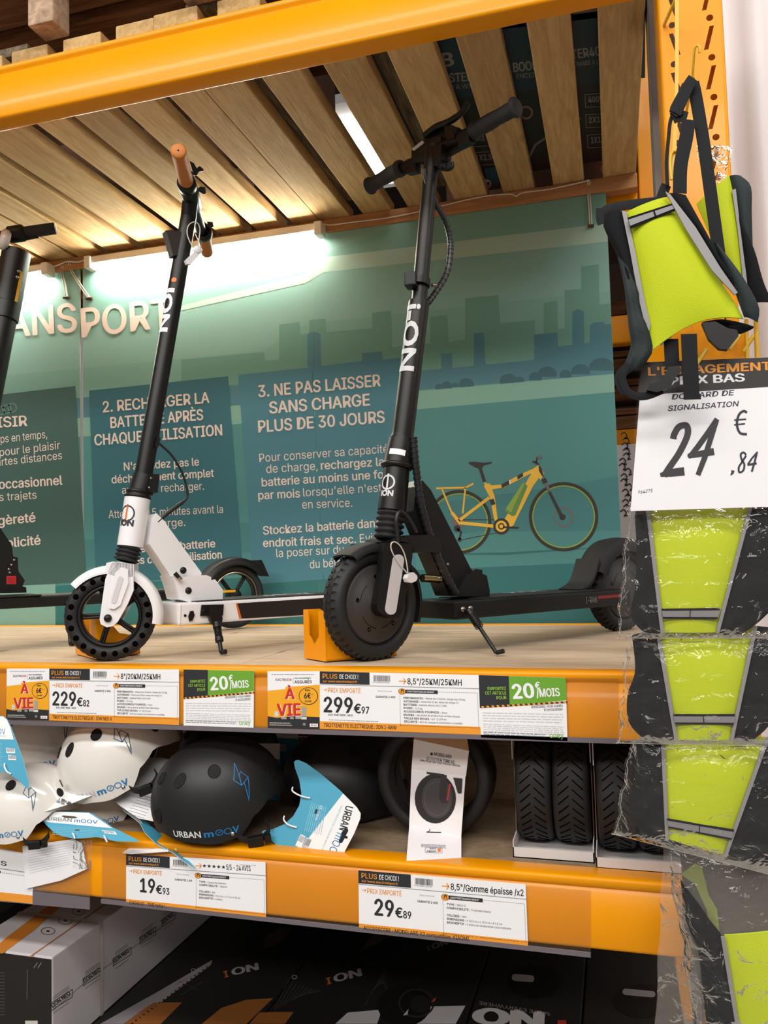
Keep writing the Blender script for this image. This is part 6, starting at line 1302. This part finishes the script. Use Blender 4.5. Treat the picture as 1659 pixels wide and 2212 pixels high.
    mb = MB(); mb.slab(pl, [(1442, 798), (1466, 795), (1470, 806), (1458, 818), (1448, 838), (1432, 843), (1425, 835)], .008, BLACKP, .008); mb.build('buckle', t); mb = MB(); mb.slab(pl, [(1395, 848), (1402, 835), (1428, 828), (1445, 832), (1440, 845), (1418, 852)], .007, BLACKP, .010); mb.build('buckle', t)
    mb = MB(); mb.slab(pl, [(1515, 700), (1545, 698), (1570, 712), (1590, 716), (1594, 728), (1570, 758), (1552, 756), (1530, 735)], .012, BLACKP, -.004); mb.build('buckle', t)
    mb = MB(); mb.slab(pl, [(1474, 859), (1510, 857), (1511, 868), (1474, 869)], .003, WEB, .0185); mb.build('strap_end', t)
front_bib()
def rear_bib():
    pl = YPL(1.25); t = thing('reflective_bib', 'second unwrapped lime bib hanging behind the front one, against the upright', 'bib', pl(1600, 660))
    patch(LIME, pl, [(1505, 440), (1540, 520), (1575, 590), (1596, 608)], [(1575, 378), (1588, 440), (1598, 520), (1606, 612)], 8, 14, .010).build('front_panel', t, label='lime panel')
    mb = MB(); mb.slab(pl, [(1580, 415), (1588, 412), (1598, 500), (1612, 610), (1614, 632), (1604, 612), (1592, 500)], .003, PIPE, .004); mb.build('piping', t)
    patch(SLATE, pl, [(1576, 380), (1588, 440), (1600, 520), (1604, 540)], [(1600, 380), (1622, 402), (1624, 460), (1626, 530)], 6, 14, .008).build('side_panel', t)
    patch(CHAR, pl, [(1592, 470), (1604, 560), (1614, 630), (1628, 655)], [(1600, 480), (1628, 540), (1648, 610), (1668, 655)], 6, 14, .008, base=.004).build('side_panel', t)
rear_bib()
# yellow hanging strip with hooks on the upright
def hook_strip():
    pl = YPL(1.335); t = thing('hook_strip', 'yellow hook strip hanging down the front of the perforated upright', 'hook strip', pl(1460, 330)); mb = MB(); mb.slab(pl, [(1457, -60), (1466, -60), (1466, 140), (1464, 250), (1458, 380), (1449, 380), (1456, 250), (1458, 140)], .004, HOOKM); mb.build('flat_bar', t)
    mb = MB(); mb.tube(HOOKM, [pl(x, y, .006) for x, y in spline([(1450, 392), (1447, 360), (1449, 338), (1456, 330), (1464, 332), (1464, 345)], 5)], .0028, 8); mb.build('hook', t)
    mb = MB(); mb.tube(HOOKM, [V3(pl(1460, y, -.002)) for y in (-10, -4)]+[V3((.118, 1.398, pl(1460, -4).z))], .003, 8); mb.build('hook', t)
    mb = MB(); p1 = YPL(1.165); mb.tube(HOOKM, [V3((.143, 1.40, 2.02)), p1(1496, 166, -.004), p1(1497, 172, .004)], .0022, 8); mb.tube(HOOKM, [p1(1496, 170, .0), p1(1496, 150, .012), p1(1497, 124, .02), p1(1503, 118, .022), p1(1508, 122, .022), p1(1508, 133, .02)], .0018, 8); mb.build('hook', t)
    # wire arms carrying the bags and the price pocket
    for x, y, Y in ((1525, 757, 1.19), (1560, 690, 1.24), (1600, 720, 1.24)):
        mb = MB(); mb.tube(HOOKM, [V3((YPL(Y)(x, y).x, 1.398, YPL(Y)(x, y).z+.03)), YPL(Y)(x, y), YPL(Y)(x-25, y+35)], .0032, 8); mb.build('wire_arm', t)
    mb = MB(); w = YPL(1.30); mb.tube(HOOKM, [w(1612, 690), w(1614, 775)], .003, 8); mb.tube(HOOKM, [w(1633, 690), w(1636, 775)], .0035, 8); mb.tube(HOOKM, [w(1606, 760), w(1628, 725)], .003, 8); mb.build('wire_frame', t)
    mb = MB(); mb.slab(YPL(1.33), [(1462, 722), (1500, 715), (1560, 705), (1610, 700), (1616, 775), (1440, 790), (1400, 790), (1405, 765)], .003, ORANGE); mb.build('back_plate', t)
hook_strip()

# price pocket
def price_pocket():
    pl = YPL(1.195); t = thing('price_pocket', 'clear pocket holding the 24 euro price sheet below the front bib', 'price sign', pl(1500, 1112))
    mb = MB(); WS = M('#f1f0f6', .5, name='sheet_white'); BK = M('#211c20', .5, name='sheet_black'); l = .0009
    mb.slab(pl, [(1388, 783), (1720, 770), (1716, 1093), (1362, 1104)], .0006, WS); mb.flat(pl, [(1388, 783), (1720, 770), (1719, 832), (1377, 854)], BK, l)
    OG = M('#ee9a2c', .5); mb.text(pl, "L'ENGAGEMENT", (1400, 812), (1666, 799.5), 17.5, OG, l+.0003, .045); mb.text(pl, 'PRIX BAS', (1446, 832), (1609, 824), 17, WS, l+.0003, .05)
    NV = M('#23263a', .5, name='navy_marker'); MK = M('#2c2d33', .5, name='marker_black')
    mb.text(pl, 'DOSSARD DE', (1451, 863), (1584, 853.5), 11, NV, l, .02, None, .25); mb.text(pl, 'SIGNALISATION', (1442, 888), (1594, 877.5), 11, NV, l, .02, None, .25)
    c = Crop(pl, 1250, 540, 3.748)
    mb.stroke(c, spline([(765, 1530), (775, 1490), (810, 1435), (865, 1420), (885, 1460), (870, 1530), (810, 1650), (735, 1760), (690, 1830)], 6), 52, MK, l); mb.stroke(c, [(660, 1822), (740, 1805), (855, 1792)], [30, 62, 68], MK, l+.0002)
    mb.stroke(c, [(1120, 1368), (1040, 1490), (960, 1600), (890, 1680)], [40, 46, 46, 34], MK, l); mb.stroke(c, [(885, 1668), (960, 1655), (1095, 1632)], [36, 48, 58], MK, l+.0002); mb.stroke(c, [(1118, 1372), (1070, 1520), (1020, 1680), (965, 1822)], [40, 44, 44, 40], MK, l+.0004)
    mb.stroke(c, spline([(1362, 1318), (1335, 1305), (1300, 1330), (1282, 1385), (1285, 1440), (1310, 1485), (1362, 1492)], 5), 20, NV, l); mb.stroke(c, [(1258, 1378), (1355, 1370)], 12, NV, l+.0002); mb.stroke(c, [(1258, 1416), (1345, 1408)], 12, NV, l+.0002)
    mb.stroke(c, [(1248, 1785), (1245, 1805), (1230, 1825)], [26, 22, 8], NV, l); mb.stroke(c, spline([(1355, 1660), (1335, 1640), (1312, 1655), (1318, 1695), (1340, 1735), (1332, 1785), (1300, 1800), (1296, 1760), (1320, 1720), (1355, 1665)], 5), 16, NV, l); mb.stroke(c, [(1448, 1635), (1400, 1690), (1368, 1738)], 15, NV, l); mb.stroke(c, [(1366, 1740), (1440, 1728)], 17, NV, l+.0002); mb.stroke(c, [(1440, 1650), (1420, 1730), (1400, 1795)], 16, NV, l+.0004)
    mb.text(pl, '964275', (1378, 1067), (1409, 1063), 7, NV, l, .0, None, .3); mb.build('price_sheet', t)
    mb = MB(); POCK = film('pocket_film', .012, '#fff4e8', bump=.12, bscale=9, rough=.05, gloss=.7); rows = [[pl(1382-24*v+(345+8*v)*u, 775-8*u+338*v-8*v*u, .0025+.0015*math.sin(9*v+5*u)) for u in [i/12 for i in range(13)]] for v in [i/12 for i in range(13)]]
    mb.grid(POCK, rows); mb.build('clear_pocket', t)
price_pocket()

# bibs in clear bags
def bagged(n, Y, lime, band, lp, rp, bag, label, seed, wob=.006):
    pl = YPL(Y); t = thing('bagged_bib', label, 'bagged bib', pl((bag[0][0]+bag[1][0])/2, bag[2][1]), 'lime bibs in clear bags')
    tl, tr, br, bl = lime
    patch(LIME, pl, [tl, ((tl[0]+bl[0])/2-3, (tl[1]+bl[1])/2), bl], [tr, ((tr[0]+br[0])/2+4, (tr[1]+br[1])/2), br], 10, 12, .010).build('front_panel', t, label='lime panel')
    (a, b, c_, d) = band; mb = MB(); mb.slab(pl, [a, b, c_, d], .0015, CHAR, .0072); i = lambda p, q, u: (p[0]+(q[0]-p[0])*u, p[1]+(q[1]-p[1])*u)
    mb.slab(pl, [i(a, d, .22), i(b, c_, .22), i(b, c_, .80), i(a, d, .80)], .0008, REFS, .0088); m0, m1 = i(a, b, .48), i(d, c_, .48); mb.slab(pl, [m0, (m0[0]+2, m0[1]), (m1[0]+2, m1[1]), m1], .0006, CHAR, .0097); mb.build('reflective_band', t, label='grey reflective band')
    for e, s in ((lp, -1), (rp, 1)):
        edge = [tl, bl] if s < 0 else [tr, br]; mb = MB(); o = 9*s; mb.slab(pl, [edge[0], edge[1], (edge[1][0]+o*.8, edge[1][1]+2), (edge[0][0]+o, edge[0][1])], .003, PIPE, .003); mb.build('piping', t)
        L_, R_ = (e, [(x+o*.8, y) for x, y in edge]) if s < 0 else ([(x+o*.8, y) for x, y in edge], e)
        patch(CHAR, pl, L_, R_, 9, 16, .010, wav=.005, seed=seed+s).build('side_panel', t)
    # the bag: crinkled film in front of and behind the bib, with a welded seam
    k = 22; r = random.Random(seed); B0, B1, B2, B3 = bag; q = lambda u, v: ((B0[0]*(1-u)+B1[0]*u)*(1-v)+(B3[0]*(1-u)+B2[0]*u)*v, (B0[1]*(1-u)+B1[1]*u)*(1-v)+(B3[1]*(1-u)+B2[1]*u)*v)
    rows = []
    for a_ in range(k+1):
        row = []
        for b_ in range(k+1):
            u, v = b_/k, a_/k; x, y = q(u, v); e = min(u, 1-u, v, 1-v)
            if b_ == 0: x += 3*math.sin(v*17+seed)+1.5*math.sin(v*41+seed*2)
            row.append(pl(x, y, .003+.019*min(1, e*5)**.5+wob*.5*(math.sin(9*u+13*v+seed)*math.sin(23*v-7*u)+.5*math.sin(31*u-17*v+seed)+.35*r.uniform(-1, 1))*min(1, .15+e*8)))
        rows.append(row)
    mb = MB(); mb.grid(BAG, rows); mb.build('bag_film', t, label='crinkled clear plastic bag')
    mb = MB(); WS = M('#d9d2c9', .35, name='weld_seam'); e_ = [rows[a_][0] for a_ in range(k+1)]
    for a_ in range(k):
        for z in range(4): p0 = V3(e_[a_]).lerp(V3(e_[a_+1]), z/4); p1 = V3(e_[a_]).lerp(V3(e_[a_+1]), z/4+.14); mb.tube(WS, [p0+V3((.0035, -.0005, 0)), p1+V3((.0035, -.0005, 0))], .0005, 4)
    mb.tube(film('bag_edge', .3, '#efe6dc', gloss=1.0), [rows[k][i_] for i_ in range(k+1)], .0006, 5); mb.build('weld_seam', t)
    return t
bagged(0, 1.222, ((1403, 1095), (1617, 1088), (1545, 1366), (1434, 1366)), ((1428, 1314), (1555, 1312), (1548, 1337), (1432, 1336)), [(1370, 1100), (1375, 1180), (1372, 1270), (1362, 1330), (1390, 1365), (1410, 1372)], [(1720, 1080), (1700, 1200), (1680, 1300), (1600, 1370), (1560, 1370)], [(1358, 1085), (1720, 1075), (1725, 1378), (1330, 1378)], 'lime bib in a clear bag directly under the 24 euro price sheet', 11)
bagged(1, 1.236, ((1424, 1355), (1626, 1352), (1575, 1600), (1464, 1598)), ((1453, 1540), (1586, 1540), (1583, 1563), (1458, 1562)), [(1365, 1372), (1372, 1450), (1356, 1500), (1358, 1560), (1395, 1600), (1420, 1604)], [(1720, 1360), (1700, 1450), (1680, 1540), (1620, 1605), (1585, 1606)], [(1354, 1370), (1720, 1360), (1725, 1612), (1332, 1604)], 'lime bib in a clear bag, second below the price sheet', 12)
bagged(2, 1.250, ((1436, 1596), (1652, 1592), (1562, 1846), (1444, 1812)), ((1440, 1764), (1584, 1788), (1578, 1810), (1443, 1784)), [(1372, 1600), (1370, 1680), (1360, 1730), (1370, 1780), (1410, 1812), (1436, 1820)], [(1730, 1590), (1720, 1700), (1700, 1840), (1640, 1880), (1575, 1850)], [(1362, 1596), (1725, 1590), (1728, 1905), (1325, 1800)], 'lime bib in a clear bag, third below the price sheet, hanging askew', 13)
bagged(3, 1.272, ((1565, 2020), (1740, 2000), (1760, 2300), (1610, 2300)), ((1600, 2240), (1720, 2236), (1720, 2260), (1602, 2262)), [(1470, 1900), (1482, 1990), (1510, 2060), (1520, 2160), (1540, 2300)], [(1800, 1990), (1800, 2100), (1800, 2200), (1780, 2300)], [(1440, 1830), (1780, 1880), (1780, 2320), (1515, 2320)], 'lime bib in a clear bag cut off at the bottom right corner', 14, .010)
def dark_bag():
    pl = YPL(1.300); t = thing('bagged_bib', 'bagged bib showing its dark mesh back in a cloudy bag over the lower beam', 'bagged bib', pl(1500, 2250), 'lime bibs in clear bags')
    DKM = M('#3a322e', .8, name='dark_mesh_back', bump=.5, bscale=260, var=.25, vscale=25)
    patch(DKM, pl, [(1470, 1850), (1475, 1900), (1478, 2000), (1500, 2080), (1525, 2200)], [(1760, 1860), (1760, 2000), (1760, 2100), (1760, 2300)], 12, 18, .012, wav=.006, seed=5, base=-.01).build('back_panel', t)
    mb = MB(); mb.slab(pl, [(1470, 1885), (1500, 1862), (1515, 1870), (1530, 1930), (1548, 1960), (1556, 2040), (1572, 2100), (1560, 2110), (1535, 2020), (1525, 1960), (1500, 1905)], .002, M('#7d8a1e', .8, name='dull_lime'), .006); mb.build('side_trim', t, label='dull lime trim')
    k = 20; r = random.Random(9); rows = [[pl(1432-10*v*2.0+(345+20*v)*u+2*math.sin(v*21), 1822+u*40+v*480, .004+.018*min(1, 5*min(u, 1-u))+.004*math.sin(11*u+17*v)*math.sin(23*v-9*u)+.002*r.uniform(-1, 1)) for u in [i/k for i in range(k+1)]] for v in [i/k for i in range(k+1)]]
    mb = MB(); mb.grid(film('cloudy_film', .13, '#d8cfc8', bump=.45, bscale=30, rough=.08, gloss=.9), rows); mb.build('bag_film', t, label='cloudy crinkled plastic bag')
    rows = [[pl(1440-6*v*4+90*u, 1840+v*380, -.012+.003*math.sin(19*v+5*u)) for u in [i/5 for i in range(6)]] for v in [i/k for i in range(k+1)]]; mb = MB(); mb.grid(BAG, rows); mb.build('bag_back_film', t)
dark_bag()
